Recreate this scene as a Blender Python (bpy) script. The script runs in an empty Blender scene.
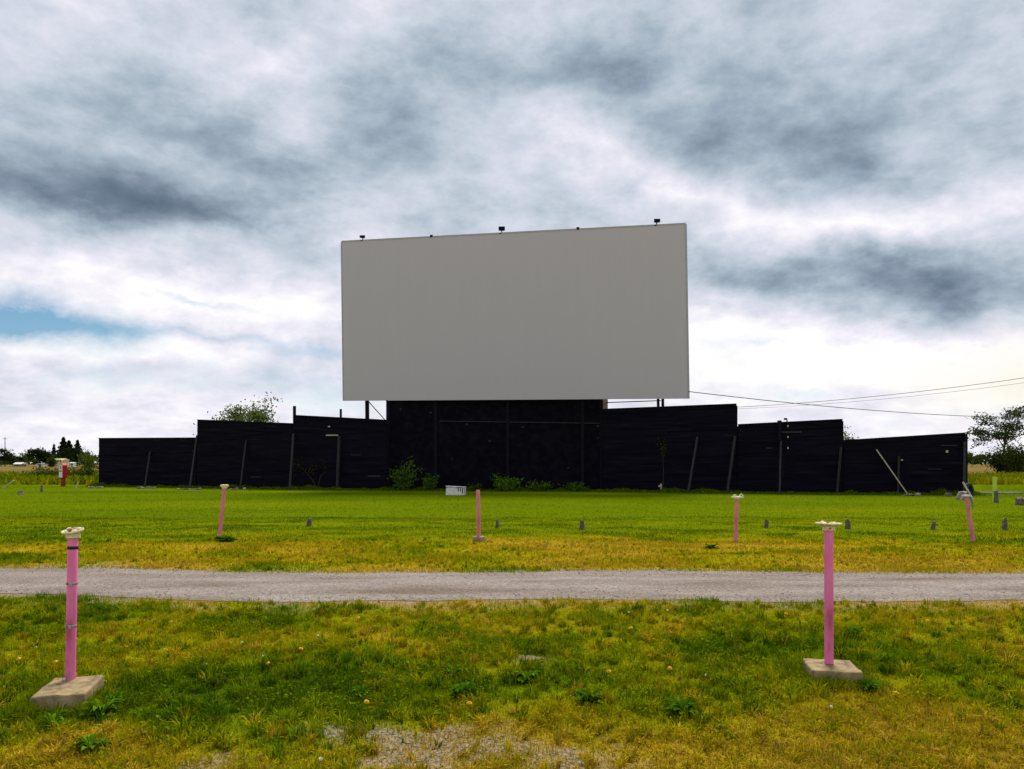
import bpy, math, random
import numpy as np
from mathutils import Vector, Matrix

random.seed(7)
RNG = np.random.default_rng(11)
R = math.radians
sc = bpy.context.scene
COL = sc.collection

# ------------------------------------------------------------------ camera
F, CX, HY, EYE = 796.0, 512.0, 463.0, 1.65
cd = bpy.data.cameras.new('camera'); cam = bpy.data.objects.new('camera', cd); COL.objects.link(cam)
cam.location = (0, 0, EYE); cam.rotation_euler = (R(90), 0, 0)
cd.sensor_width = 36; cd.lens = 36 * F / 1024.0
cd.shift_y = (HY - 384.5) / 1024.0
cd.clip_start = 0.1; cd.clip_end = 9000
sc.camera = cam

def at(px, py, d):      # a point at depth d
    return Vector(((px - CX) * d / F, d, EYE - (py - HY) * d / F))
def depth(py, z=0.0):   # depth of a point of height z seen at row py
    return (EYE - z) * F / (py - HY)
def gp(px, py):
    return at(px, py, depth(py))

# ------------------------------------------------------------------ tagging
def tag(o, label=None, cat=None, group=None, kind=None):
    if label: o['label'] = label
    if cat: o['category'] = cat
    if group: o['group'] = group
    if kind: o['kind'] = kind
    return o
def empty(name, loc, rz=0.0, label=None, cat=None, group=None):
    o = bpy.data.objects.new(name, None); COL.objects.link(o)
    o.location = loc; o.rotation_euler = (0, 0, rz); o.empty_display_size = 0.2
    return tag(o, label, cat, group)
def copy_tree(o, parent=None):
    c = o.copy(); COL.objects.link(c)
    if parent is not None: c.parent = parent
    for ch in list(o.children): copy_tree(ch, c)
    return c

# ------------------------------------------------------------------ mesh builder
class MB:
    def __init__(s): s.v = []; s.f = []
    def add(s, vs, fs):
        b = len(s.v); s.v += [tuple(v) for v in vs]; s.f += [tuple(i + b for i in f) for f in fs]; return s
    def box(s, c, size, rot=None):
        hx, hy, hz = size[0]/2, size[1]/2, size[2]/2
        vs = [Vector((x, y, z)) for z in (-hz, hz) for y in (-hy, hy) for x in (-hx, hx)]
        if rot is not None: vs = [rot @ v for v in vs]
        vs = [v + Vector(c) for v in vs]
        return s.add(vs, [(0,2,3,1),(4,5,7,6),(0,1,5,4),(2,6,7,3),(0,4,6,2),(1,3,7,5)])
    def hexa(s, b, t):   # four bottom points, four top points
        return s.add(list(b) + list(t), [(0,3,2,1),(4,5,6,7),(0,1,5,4),(1,2,6,5),(2,3,7,6),(3,0,4,7)])
    def tube(s, p0, p1, r0, r1=None, n=10, caps=True):
        p0, p1 = Vector(p0), Vector(p1); r1 = r0 if r1 is None else r1
        d = (p1 - p0).normalized()
        a = d.orthogonal().normalized(); b = d.cross(a)
        vs = []
        for p, r in ((p0, r0), (p1, r1)):
            for i in range(n):
                t = 2*math.pi*i/n; vs.append(p + (a*math.cos(t) + b*math.sin(t))*r)
        fs = [(i, (i+1) % n, n + (i+1) % n, n + i) for i in range(n)]
        if caps: fs += [tuple(reversed(range(n))), tuple(range(n, 2*n))]
        return s.add(vs, fs)
    def bar(s, p0, p1, w, h):
        p0, p1 = Vector(p0), Vector(p1); d = p1 - p0
        q = d.to_track_quat('Z', 'Y').to_matrix()
        return s.box((p0+p1)/2, (w, h, d.length), q)
    def path(s, pts, radii, n=6):
        pts = [Vector(p) for p in pts]; vs = []; fs = []
        for k, p in enumerate(pts):
            d = (pts[min(k+1, len(pts)-1)] - pts[max(k-1, 0)]).normalized()
            a = d.cross(Vector((0.13, 0.31, 0.94))); a = a.normalized() if a.length > 1e-4 else d.orthogonal().normalized()
            b = d.cross(a)
            for i in range(n):
                t = 2*math.pi*i/n; vs.append(p + (a*math.cos(t) + b*math.sin(t))*radii[k])
        for k in range(len(pts)-1):
            for i in range(n):
                fs.append((k*n+i, k*n+(i+1) % n, (k+1)*n+(i+1) % n, (k+1)*n+i))
        fs += [tuple(reversed(range(n))), tuple(range((len(pts)-1)*n, len(pts)*n))]
        return s.add(vs, fs)
    def lathe(s, prof, n=24, c=(0, 0, 0), sx=1.0, sy=1.0):
        vs = []; fs = []; c = Vector(c)
        for r, z in prof:
            for i in range(n):
                t = 2*math.pi*i/n; vs.append(c + Vector((r*sx*math.cos(t), r*sy*math.sin(t), z)))
        for k in range(len(prof)-1):
            for i in range(n):
                fs.append((k*n+i, k*n+(i+1) % n, (k+1)*n+(i+1) % n, (k+1)*n+i))
        fs += [tuple(reversed(range(n))), tuple(range((len(prof)-1)*n, len(prof)*n))]
        return s.add(vs, fs)
    def build(s, name, mat, parent=None, smooth=False, bevel=0.0, loc=None):
        me = bpy.data.meshes.new(name); me.from_pydata(s.v, [], s.f); me.update()
        me.materials.append(mat)
        o = bpy.data.objects.new(name, me); COL.objects.link(o)
        if parent is not None: o.parent = parent
        if loc is not None: o.location = loc
        if smooth:
            me.polygons.foreach_set('use_smooth', [True]*len(me.polygons))
            try: me.set_sharp_from_angle(angle=R(40))
            except Exception: pass
        if bevel > 0:
            m = o.modifiers.new('bevel', 'BEVEL'); m.width = bevel; m.segments = 2; m.limit_method = 'ANGLE'
        return o

def np_mesh(name, V, faces_idx, loop_tot, mat, parent=None, col=None, bare=None, smooth=False):
    me = bpy.data.meshes.new(name)
    V = np.ascontiguousarray(V, np.float32).reshape(-1, 3)
    fi = np.ascontiguousarray(faces_idx, np.int32).ravel(); lt = np.ascontiguousarray(loop_tot, np.int32)
    me.vertices.add(len(V)); me.vertices.foreach_set('co', V.ravel())
    me.loops.add(len(fi)); me.loops.foreach_set('vertex_index', fi)
    me.polygons.add(len(lt)); ls = np.zeros(len(lt), np.int32); ls[1:] = np.cumsum(lt)[:-1]
    me.polygons.foreach_set('loop_start', ls)
    try: me.polygons.foreach_set('loop_total', lt)
    except Exception: pass
    me.polygons.foreach_set('use_smooth', np.full(len(lt), smooth))
    me.update(calc_edges=True)
    if col is not None:
        a = me.color_attributes.new('col', 'FLOAT_COLOR', 'POINT')
        c4 = np.ones((len(V), 4), np.float32); c4[:, :3] = col; a.data.foreach_set('color', c4.ravel())
    if bare is not None:
        a = me.attributes.new('bare', 'FLOAT', 'POINT'); a.data.foreach_set('value', np.ascontiguousarray(bare, np.float32))
    me.materials.append(mat)
    o = bpy.data.objects.new(name, me); COL.objects.link(o)
    if parent is not None: o.parent = parent
    return o

# ------------------------------------------------------------------ noise
def vnoise(x, y, seed=0):
    x = np.asarray(x, float); y = np.asarray(y, float)
    xi = np.floor(x).astype(np.int64); yi = np.floor(y).astype(np.int64)
    fx = x - xi; fy = y - yi; fx = fx*fx*(3-2*fx); fy = fy*fy*(3-2*fy)
    def h(a, b):
        n = (a*374761393 + b*668265263 + seed*1442695041) & 0xffffffff
        n = ((n ^ (n >> 13)) * 1274126177) & 0xffffffff
        n = n ^ (n >> 16)
        return (n & 0xffff) / 65535.0
    return (h(xi, yi)*(1-fx) + h(xi+1, yi)*fx)*(1-fy) + (h(xi, yi+1)*(1-fx) + h(xi+1, yi+1)*fx)*fy
def fbm(x, y, scale, seed=0, octv=4):
    t = 0; a = 0.5; s = 0
    for k in range(octv):
        t = t + a*vnoise(x*scale*2**k + 17.3*k, y*scale*2**k - 9.1*k, seed+k); s += a; a *= 0.55
    return t/s
def sstep(a, b, x):
    t = np.clip((x-a)/(b-a), 0, 1); return t*t*(3-2*t)

# ------------------------------------------------------------------ ground fields
def road_far(x):  return 12.05 + 0.45*sstep(-3.5, -9, x) + 0.12*np.sin(x*0.7) + 0.30*(fbm(x, x*0, 0.9, 3)-0.5)
def road_near(x): return 9.55 + 0.55*sstep(-3, -8, x) + 0.08*np.sin(x*0.9+1) + 0.34*(fbm(x, x*0+5, 1.1, 4)-0.5)
def height(x, y):
    h = 0.10*(fbm(x, y, 0.45, 21, 3)-0.5) + 0.05*(fbm(x, y, 1.7, 25, 2)-0.5)
    h = h*sstep(2.5, 4.0, y)*(1 - sstep(24, 40, y))
    rd = sstep(8.9, 9.4, y)*(1 - sstep(12.3, 12.9, y))
    h = h*(1-rd)
    return h
def bare_field(x, y):
    n = fbm(x, y, 1.5, 31, 4)
    g = 1.1*np.exp(-(((x+0.66)/0.72)**2 + ((y-4.72)/0.42)**2)) + 1.15*np.exp(-(((x-0.24)/0.62)**2 + ((y-4.42)/0.42)**2)) \
        + 0.8*np.exp(-(((x-0.27)/0.22)**2 + ((y-6.75)/0.22)**2)) + 0.6*np.exp(-(((x+0.05)/0.3)**2 + ((y-5.1)/0.15)**2)) \
        + 0.8*np.exp(-(((x+1.7)/0.3)**2 + ((y-4.35)/0.2)**2))
    n = 0.55*n + 0.45*fbm(x, y, 5.5, 33, 3)
    b = np.clip((g*0.95 + (n-0.5)*3.2*sstep(0.03, 0.3, g) - 0.46)*1.5, 0, 0.85)
    e1 = road_near(x)-y; e2 = y-road_far(x)
    edge = np.where(y < 10.9, sstep(0.75, 0.05, e1), sstep(0.6, 0.0, e2))
    edge = edge*np.clip(2.2*fbm(x, y, 2.6, 35)-0.55, 0, 1)
    return np.maximum(b, 0.9*edge)
def dry_field(x, y):
    n1 = fbm(x, y, 0.85, 41, 4); n2 = fbm(x, y*1.6, 0.30, 45, 3)
    near = 0.40 + 1.7*(n1-0.5) + 0.55*(n2-0.5)
    near = near + 0.60*sstep(5.35, 4.5, y + 0.9*(n2-0.5) + 0.55*sstep(0.9, 2.6, x)+ 0.3*sstep(-0.8, -1.6, x)*sstep(-3.0, -2.0, x)) + 0.30*sstep(8.7, 9.5, y) - 0.3*np.exp(-(((x+2.6)/0.7)**2+((y-5.2)/0.6)**2))
    near = near + 0.08*sstep(2.5, 4.5, x)
    n3 = fbm(x*0.6, y, 0.9, 51, 4); n4 = fbm(x*0.35, y*1.2, 0.5, 55, 3)
    mid = 0.90 + 1.9*(n3-0.5) + 0.5*(fbm(x, y, 2.5, 57, 3)-0.5) - 0.62*sstep(15.4, 18.8, y + 2.2*(n4-0.5))
    far = 0.23 + 0.40*(fbm(x*0.4, y, 0.22, 61, 4)-0.5) - 0.12*sstep(24, 40, y)
    far = far + 0.16*np.exp(-((y-21.8)/1.0)**2)
    d = np.where(y < 11, near, mid*(1-sstep(17.5, 20, y)) + far*sstep(17.5, 20, y))
    return np.clip(d, 0, 1)
PAL = np.array([[0.050, 0.108, 0.003], [0.160, 0.218, 0.003], [0.280, 0.278, 0.004], [0.410, 0.290, 0.007], [0.46, 0.310, 0.035]])
def palette(t):
    t = np.clip(t, 0, 1)*4; i = np.minimum(t.astype(int), 3); f = (t-i)[..., None]
    return PAL[i]*(1-f) + PAL[i+1]*f
def ground_color(x, y):
    d = dry_field(x, y)
    c = palette(0.10 + 0.72*d)
    # land outside the lot
    tan = np.array([0.23, 0.17, 0.055]); wild = np.array([0.075, 0.105, 0.010])
    n = fbm(x, y, 0.02, 71, 3)[..., None]
    fl = (sstep(104, 118, y + 10*(fbm(x, y, 0.03, 72)-0.5))*(1-sstep(900, 1400, y)))[..., None]
    c = c*(1-fl) + (tan*(0.75+0.5*n))*fl
    wl = (sstep(60, 66, y)*(1-sstep(100, 112, y)))[..., None]
    c = c*(1-wl) + wild*(0.6+0.8*n)*wl
    return c

# ------------------------------------------------------------------ materials
def new_mat(name):
    m = bpy.data.materials.new(name); m.use_nodes = True
    nt = m.node_tree; b = nt.nodes['Principled BSDF']
    return m, nt, b
def nd(nt, t, **kw):
    n = nt.nodes.new(t)
    for k, v in kw.items(): setattr(n, k, v)
    return n
def ramp(nt, stops, fac):
    r = nd(nt, 'ShaderNodeValToRGB'); e = r.color_ramp.elements
    while len(e) < len(stops): e.new(0.5)
    for i, (p, c) in enumerate(stops):
        e[i].position = p; e[i].color = (*c, 1) if len(c) == 3 else c
    nt.links.new(fac, r.inputs['Fac']); return r.outputs['Color']
def mat_noise(name, stops, scale=8.0, stretch=(1, 1, 1), rough=0.7, bump=0.2, metal=0.0, detail=6.0, bdist=0.01, spec=0.3, fine=None):
    m, nt, b = new_mat(name); L = nt.links
    tc = nd(nt, 'ShaderNodeTexCoord'); mp = nd(nt, 'ShaderNodeMapping'); mp.inputs['Scale'].default_value = stretch
    L.new(tc.outputs['Object'], mp.inputs['Vector'])
    n = nd(nt, 'ShaderNodeTexNoise'); n.inputs['Scale'].default_value = scale; n.inputs['Detail'].default_value = detail
    n.inputs['Roughness'].default_value = 0.65
    L.new(mp.outputs['Vector'], n.inputs['Vector'])
    L.new(ramp(nt, stops, n.outputs['Fac']), b.inputs['Base Color'])
    n2 = nd(nt, 'ShaderNodeTexNoise'); n2.inputs['Scale'].default_value = fine or scale*4; n2.inputs['Detail'].default_value = 4
    L.new(mp.outputs['Vector'], n2.inputs['Vector'])
    bp = nd(nt, 'ShaderNodeBump'); bp.inputs['Strength'].default_value = bump; bp.inputs['Distance'].default_value = bdist
    L.new(n2.outputs['Fac'], bp.inputs['Height']); L.new(bp.outputs['Normal'], b.inputs['Normal'])
    b.inputs['Roughness'].default_value = rough; b.inputs['Metallic'].default_value = metal
    b.inputs['Specular IOR Level'].default_value = spec
    return m
def mat_leaf(name, trans=0.3, attr=True, color=(0.06, 0.1, 0.01), vary=0.5, scale=1.2):
    m, nt, b = new_mat(name); L = nt.links; nt.nodes.remove(b)
    out = nt.nodes['Material Output']
    df = nd(nt, 'ShaderNodeBsdfDiffuse'); tr = nd(nt, 'ShaderNodeBsdfTranslucent'); mx = nd(nt, 'ShaderNodeMixShader')
    mx.inputs[0].default_value = trans
    if attr:
        a = nd(nt, 'ShaderNodeAttribute', attribute_name='col'); c = a.outputs['Color']
    else:
        n = nd(nt, 'ShaderNodeTexNoise'); n.inputs['Scale'].default_value = scale; n.inputs['Detail'].default_value = 3
        g = nd(nt, 'ShaderNodeNewGeometry'); L.new(g.outputs['Position'], n.inputs['Vector'])
        k = 1-vary; c = ramp(nt, [(0.3, tuple(v*k for v in color)), (0.7, tuple(v*(1+vary) for v in color))], n.outputs['Fac'])
    L.new(c, df.inputs['Color']); L.new(c, tr.inputs['Color'])
    L.new(df.outputs[0], mx.inputs[1]); L.new(tr.outputs[0], mx.inputs[2]); L.new(mx.outputs[0], out.inputs['Surface'])
    return m

M = {}
M['leaf'] = mat_leaf('leaf_green')
M['pink'] = mat_noise('pink_paint', [(0.30, (0.56, 0.085, 0.20)), (0.5, (0.74, 0.135, 0.34)), (0.72, (0.76, 0.22, 0.43))], 14, (1, 1, 0.35), 0.45, 0.15, bdist=0.003)
def worn_paint(name, base, chip, scale):
    m, nt, b = new_mat(name); L = nt.links
    tc = nd(nt, 'ShaderNodeTexCoord'); mp = nd(nt, 'ShaderNodeMapping'); mp.inputs['Scale'].default_value = (1, 1, .3); L.new(tc.outputs['Object'], mp.inputs[0])
    n = nd(nt, 'ShaderNodeTexNoise'); n.inputs['Scale'].default_value = scale; n.inputs['Detail'].default_value = 7; L.new(mp.outputs[0], n.inputs['Vector'])
    n2 = nd(nt, 'ShaderNodeTexNoise'); n2.inputs['Scale'].default_value = scale*3.2; n2.inputs['Detail'].default_value = 8; n2.inputs['Roughness'].default_value = .7; L.new(tc.outputs['Object'], n2.inputs['Vector'])
    c = ramp(nt, base, n.outputs['Fac']); f = ramp(nt, [(0.0, (0, 0, 0)), (0.66, (0, 0, 0)), (0.70, (1, 1, 1))], n2.outputs['Fac'])
    mx = nd(nt, 'ShaderNodeMix', data_type='RGBA'); L.new(f, mx.inputs['Factor']); L.new(c, mx.inputs['A']); mx.inputs['B'].default_value = (*chip, 1)
    L.new(mx.outputs['Result'], b.inputs['Base Color']); b.inputs['Roughness'].default_value = .6; b.inputs['Specular IOR Level'].default_value = .25
    bp = nd(nt, 'ShaderNodeBump'); bp.inputs['Strength'].default_value = .4; bp.inputs['Distance'].default_value = .004; L.new(n2.outputs['Fac'], bp.inputs['Height']); L.new(bp.outputs['Normal'], b.inputs['Normal'])
    return m
M['pink'] = worn_paint('pink_paint', [(0.30, (0.46, 0.09, 0.16)), (0.44, (0.76, 0.155, 0.33)), (0.60, (0.80, 0.20, 0.41)), (0.74, (0.74, 0.32, 0.47))], (0.28, 0.19, 0.17), 10)
M['salmon'] = mat_noise('salmon_paint', [(0.30, (0.50, 0.11, 0.15)), (0.5, (0.66, 0.20, 0.24)), (0.72, (0.68, 0.29, 0.32))], 9, (1, 1, 0.35), 0.5, 0.15, bdist=0.003)
M['cream'] = mat_noise('cream_enamel', [(0.30, (0.38, 0.30, 0.13)), (0.48, (0.74, 0.66, 0.38)), (0.7, (0.82, 0.77, 0.54))], 40, (1, 1, 1), 0.5, 0.1, bdist=0.003)
M['rust'] = mat_noise('rusty_metal', [(0.3, (0.10, 0.04, 0.02)), (0.7, (0.32, 0.13, 0.05))], 60, rough=0.8)
M['blackband'] = mat_noise('black_tape', [(0.3, (0.006, 0.006, 0.008)), (0.7, (0.02, 0.018, 0.02))], 40, rough=0.5)
M['clamp'] = mat_noise('clamp_steel', [(0.3, (0.28, 0.24, 0.24)), (0.7, (0.55, 0.50, 0.50))], 60, rough=0.4, metal=0.6)
M['wire'] = mat_noise('wire_grey', [(0.3, (0.10, 0.10, 0.11)), (0.7, (0.25, 0.25, 0.28))], 60, rough=0.6)
M['cable'] = mat_noise('cable_black', [(0.3, (0.05, 0.05, 0.055)), (0.7, (0.09, 0.09, 0.10))], 10, rough=0.7)
M['concrete'] = mat_noise('concrete_old', [(0.30, (0.09, 0.06, 0.03)), (0.44, (0.24, 0.17, 0.08)), (0.60, (0.36, 0.265, 0.135)), (0.8, (0.42, 0.33, 0.19))], 11, rough=0.9, bump=0.5, bdist=0.012, fine=70)
M['stone'] = mat_noise('weathered_stub', [(0.3, (0.045, 0.034, 0.028)), (0.5, (0.13, 0.105, 0.082)), (0.75, (0.30, 0.25, 0.19))], 14, rough=0.95, bump=0.6, bdist=0.02)
M['rubble'] = mat_noise('pale_rubble', [(0.3, (0.13, 0.10, 0.07)), (0.6, (0.30, 0.25, 0.18))], 6, rough=0.95, bump=0.5, bdist=0.02)
M['black'] = mat_noise('black_boards', [(0.38, (0.0036, 0.0030, 0.0068)), (0.58, (0.0078, 0.0064, 0.0125)), (0.70, (0.016, 0.013, 0.019)), (0.82, (0.042, 0.034, 0.036))], 1.5, (0.35, 0.35, 5.0), 0.9, 0.25, bdist=0.01, spec=0.05, detail=8)
M['black_sheet'] = mat_noise('black_sheeting', [(0.45, (0.0040, 0.0030, 0.0065)), (0.66, (0.010, 0.0076, 0.013)), (0.80, (0.024, 0.019, 0.028)), (0.93, (0.06, 0.05, 0.055))], 2.2, (1.0, 1.0, 1.2), 0.9, 0.25, bdist=0.01, spec=0.05, detail=9)
M['black_steel'] = mat_noise('dark_painted_steel', [(0.3, (0.0035, 0.003, 0.0065)), (0.7, (0.009, 0.0075, 0.014))], 5, rough=0.7, spec=0.1)
M['greywood'] = mat_noise('grey_weathered_wood', [(0.35, (0.017, 0.014, 0.016)), (0.7, (0.046, 0.040, 0.043))], 3, (6, 6, 0.6), 0.9)
M['palewood'] = mat_noise('pale_timber', [(0.3, (0.34, 0.28, 0.17)), (0.7, (0.58, 0.52, 0.36))], 4, (6, 6, 0.6), 0.8)
M['concretepost'] = mat_noise('pale_concrete_column', [(0.3, (0.26, 0.22, 0.17)), (0.7, (0.45, 0.39, 0.32))], 3, rough=0.9)
M['white'] = mat_noise('white_paint_old', [(0.3, (0.52, 0.52, 0.44)), (0.6, (0.76, 0.76, 0.70))], 5, rough=0.6)
M['innershade'] = mat_noise('painted_inner_shade', [(0.3, (0.01, 0.01, 0.01)), (0.7, (0.03, 0.03, 0.025))], 5)  # near-black colour painted in for the shade inside the louvred box
M['red'] = mat_noise('red_paint', [(0.3, (0.42, 0.010, 0.010)), (0.7, (0.62, 0.030, 0.022))], 5, rough=0.45)
M['redpost'] = mat_noise('red_rusted_paint', [(0.3, (0.16, 0.02, 0.008)), (0.7, (0.34, 0.05, 0.02))], 5, rough=0.7)
M['lime'] = mat_noise('lime_stake_paint', [(0.3, (0.35, 0.50, 0.03)), (0.7, (0.55, 0.68, 0.08))], 5)
M['rubber'] = mat_noise('black_rubber', [(0.3, (0.008, 0.008, 0.010)), (0.7, (0.02, 0.02, 0.022))], 12, rough=0.8)
M['bark'] = mat_noise('bark', [(0.3, (0.035, 0.026, 0.02)), (0.7, (0.10, 0.08, 0.06))], 5, (4, 4, 1), 0.95, 0.6)
M['petal'] = mat_noise('yellow_petal', [(0.3, (0.72, 0.30, 0.002)), (0.7, (0.80, 0.44, 0.003))], 80, rough=0.7)
M['whitepetal'] = mat_noise('white_petal', [(0.3, (0.7, 0.66, 0.5)), (0.7, (0.82, 0.80, 0.7))], 80, rough=0.7)
M['stalk'] = mat_noise('green_stalk', [(0.3, (0.07, 0.11, 0.01)), (0.7, (0.14, 0.17, 0.02))], 30)
M['housewall'] = mat_noise('tan_siding', [(0.3, (0.50, 0.42, 0.20)), (0.7, (0.62, 0.52, 0.28))], 1, rough=0.8)
M['brownwall'] = mat_noise('brown_boards', [(0.3, (0.16, 0.10, 0.05)), (0.7, (0.25, 0.16, 0.08))], 1, rough=0.8)
M['roof'] = mat_noise('brown_shingle', [(0.3, (0.10, 0.08, 0.06)), (0.7, (0.18, 0.15, 0.11))], 2, rough=0.9)
M['glass'] = mat_noise('dark_window_glass', [(0.3, (0.02, 0.025, 0.03)), (0.7, (0.04, 0.045, 0.05))], 2, rough=0.1, spec=0.5)

# screen: painted metal sheets with faint vertical joints
m, nt, b = new_mat('screen_paint'); L = nt.links
tc = nd(nt, 'ShaderNodeTexCoord'); sp = nd(nt, 'ShaderNodeSeparateXYZ'); L.new(tc.outputs['UV'], sp.inputs[0])
n1 = nd(nt, 'ShaderNodeTexNoise'); n1.inputs['Scale'].default_value = 1.0; n1.inputs['Detail'].default_value = 5
mp = nd(nt, 'ShaderNodeMapping'); mp.inputs['Scale'].default_value = (2.5, 2.5, 0.25); L.new(tc.outputs['Object'], mp.inputs[0]); L.new(mp.outputs[0], n1.inputs['Vector'])
L.new(ramp(nt, [(0.3, (0.500, 0.458, 0.486)), (0.7, (0.512, 0.468, 0.496))], n1.outputs['Fac']), b.inputs['Base Color'])
b.inputs['Roughness'].default_value = 0.75; b.inputs['Specular IOR Level'].default_value = 0.2
M['screen'] = m
M['screentrim'] = mat_noise('screen_edge_trim', [(0.3, (0.34, 0.32, 0.33)), (0.7, (0.42, 0.40, 0.41))], 4, rough=0.6)

# ground
m, nt, b = new_mat('ground_soil'); L = nt.links
a = nd(nt, 'ShaderNodeAttribute', attribute_name='col'); ab = nd(nt, 'ShaderNodeAttribute', attribute_name='bare')
g = nd(nt, 'ShaderNodeNewGeometry')
n = nd(nt, 'ShaderNodeTexNoise'); n.inputs['Scale'].default_value = 16; n.inputs['Detail'].default_value = 8; n.inputs['Roughness'].default_value = 0.75
L.new(g.outputs['Position'], n.inputs['Vector'])
mul = nd(nt, 'ShaderNodeMix', data_type='RGBA', blend_type='MULTIPLY'); mul.inputs['Factor'].default_value = 1.0
L.new(a.outputs['Color'], mul.inputs['A'])
L.new(ramp(nt, [(0.32, (0.42, 0.45, 0.5)), (0.5, (0.95, 0.95, 1.0)), (0.68, (1.35, 1.25, 1.1))], n.outputs['Fac']), mul.inputs['B'])
vo = nd(nt, 'ShaderNodeTexVoronoi'); vo.inputs['Scale'].default_value = 55; L.new(g.outputs['Position'], vo.inputs['Vector'])
gr = ramp(nt, [(0.0, (0.11, 0.075, 0.045)), (0.35, (0.24, 0.175, 0.11)), (0.7, (0.33, 0.25, 0.17)), (1.0, (0.46, 0.37, 0.28))], vo.outputs['Color'])
mx = nd(nt, 'ShaderNodeMix', data_type='RGBA'); L.new(ab.outputs['Fac'], mx.inputs['Factor']); L.new(mul.outputs['Result'], mx.inputs['A']); L.new(gr, mx.inputs['B'])
L.new(mx.outputs['Result'], b.inputs['Base Color']); b.inputs['Roughness'].default_value = 1.0; b.inputs['Specular IOR Level'].default_value = 0.0
bp = nd(nt, 'ShaderNodeBump'); bp.inputs['Strength'].default_value = 0.6; bp.inputs['Distance'].default_value = 0.03
L.new(n.outputs['Fac'], bp.inputs['Height']); L.new(bp.outputs['Normal'], b.inputs['Normal'])
M['ground'] = m

# gravel road
m, nt, b = new_mat('road_gravel'); L = nt.links
g = nd(nt, 'ShaderNodeNewGeometry')
mp = nd(nt, 'ShaderNodeMapping'); mp.inputs['Scale'].default_value = (0.30, 1.2, 1); L.new(g.outputs['Position'], mp.inputs[0])
nl = nd(nt, 'ShaderNodeTexNoise'); nl.inputs['Scale'].default_value = 1.6; nl.inputs['Detail'].default_value = 6; L.new(mp.outputs[0], nl.inputs['Vector'])
vo = nd(nt, 'ShaderNodeTexVoronoi'); vo.inputs['Scale'].default_value = 48; L.new(g.outputs['Position'], vo.inputs['Vector'])
nf = nd(nt, 'ShaderNodeTexNoise'); nf.inputs['Scale'].default_value = 22; nf.inputs['Detail'].default_value = 8; nf.inputs['Roughness'].default_value = 0.8; L.new(g.outputs['Position'], nf.inputs['Vector'])
c1 = ramp(nt, [(0.30, (0.190, 0.148, 0.116)), (0.44, (0.250, 0.208, 0.176)), (0.54, (0.282, 0.240, 0.210)), (0.68, (0.330, 0.285, 0.255))], nl.outputs['Fac'])
c2 = ramp(nt, [(0.0, (0.55, 0.52, 0.50)), (0.4, (0.92, 0.92, 0.92)), (0.8, (1.12, 1.1, 1.1)), (1.0, (1.5, 1.45, 1.4))], vo.outputs['Color'])
c3 = ramp(nt, [(0.3, (0.6, 0.6, 0.6)), (0.7, (1.3, 1.28, 1.25))], nf.outputs['Fac'])
m1 = nd(nt, 'ShaderNodeMix', data_type='RGBA', blend_type='MULTIPLY'); m1.inputs['Factor'].default_value = 1; L.new(c1, m1.inputs['A']); L.new(c2, m1.inputs['B'])
m2 = nd(nt, 'ShaderNodeMix', data_type='RGBA', blend_type='MULTIPLY'); m2.inputs['Factor'].default_value = 1; L.new(m1.outputs['Result'], m2.inputs['A']); L.new(c3, m2.inputs['B'])
L.new(m2.outputs['Result'], b.inputs['Base Color']); b.inputs['Roughness'].default_value = 1; b.inputs['Specular IOR Level'].default_value = 0.05
bp = nd(nt, 'ShaderNodeBump'); bp.inputs['Strength'].default_value = 0.5; bp.inputs['Distance'].default_value = 0.015
L.new(vo.outputs['Distance'], bp.inputs['Height']); L.new(bp.outputs['Normal'], b.inputs['Normal'])
M['road'] = m
M['pebble'] = mat_noise('pebble_stone', [(0.3, (0.17, 0.14, 0.11)), (0.5, (0.32, 0.27, 0.22)), (0.75, (0.50, 0.45, 0.39))], 25, rough=0.95)

# ------------------------------------------------------------------ world: Nishita sky behind a layer of cloud
SUN_EL, SUN_AZ = 58.0, 14.0       # azimuth east of straight ahead
EXPO = 1.35
w = bpy.data.worlds.new('World'); sc.world = w; w.use_nodes = True
nt = w.node_tree; L = nt.links
for n in list(nt.nodes): nt.nodes.remove(n)
out = nd(nt, 'ShaderNodeOutputWorld'); bg = nd(nt, 'ShaderNodeBackground'); BGS = 0.05
bg.inputs['Strength'].default_value = BGS; L.new(bg.outputs[0], out.inputs['Surface'])
sky = nd(nt, 'ShaderNodeTexSky', sky_type='NISHITA'); sky.sun_disc = False
sky.sun_elevation = R(SUN_EL); sky.sun_rotation = R(SUN_AZ); sky.air_density = 1.0; sky.dust_density = 0.1; sky.ozone_density = 3.0
tc = nd(nt, 'ShaderNodeTexCoord'); D = tc.outputs['Generated']
sp = nd(nt, 'ShaderNodeSeparateXYZ'); L.new(D, sp.inputs[0])
def mth(op, a, b=None, clamp=False):
    n = nd(nt, 'ShaderNodeMath', operation=op, use_clamp=clamp)
    for i, v in enumerate((a, b)):
        if v is None: continue
        if isinstance(v, (int, float)): n.inputs[i].default_value = v
        else: L.new(v, n.inputs[i])
    return n.outputs[0]
az = mth('ARCTAN2', sp.outputs[0], sp.outputs[1]); el = mth('ARCSINE', sp.outputs[2])
zz = mth('ADD', mth('MAXIMUM', sp.outputs[2], 0.0), 0.27)
u = mth('DIVIDE', sp.outputs[0], zz); v = mth('DIVIDE', sp.outputs[1], zz)
cu = nd(nt, 'ShaderNodeCombineXYZ'); L.new(u, cu.inputs[0]); L.new(v, cu.inputs[1])
ca = nd(nt, 'ShaderNodeCombineXYZ'); L.new(az, ca.inputs[0]); L.new(mth('MULTIPLY', el, 1.35), ca.inputs[1])
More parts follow.
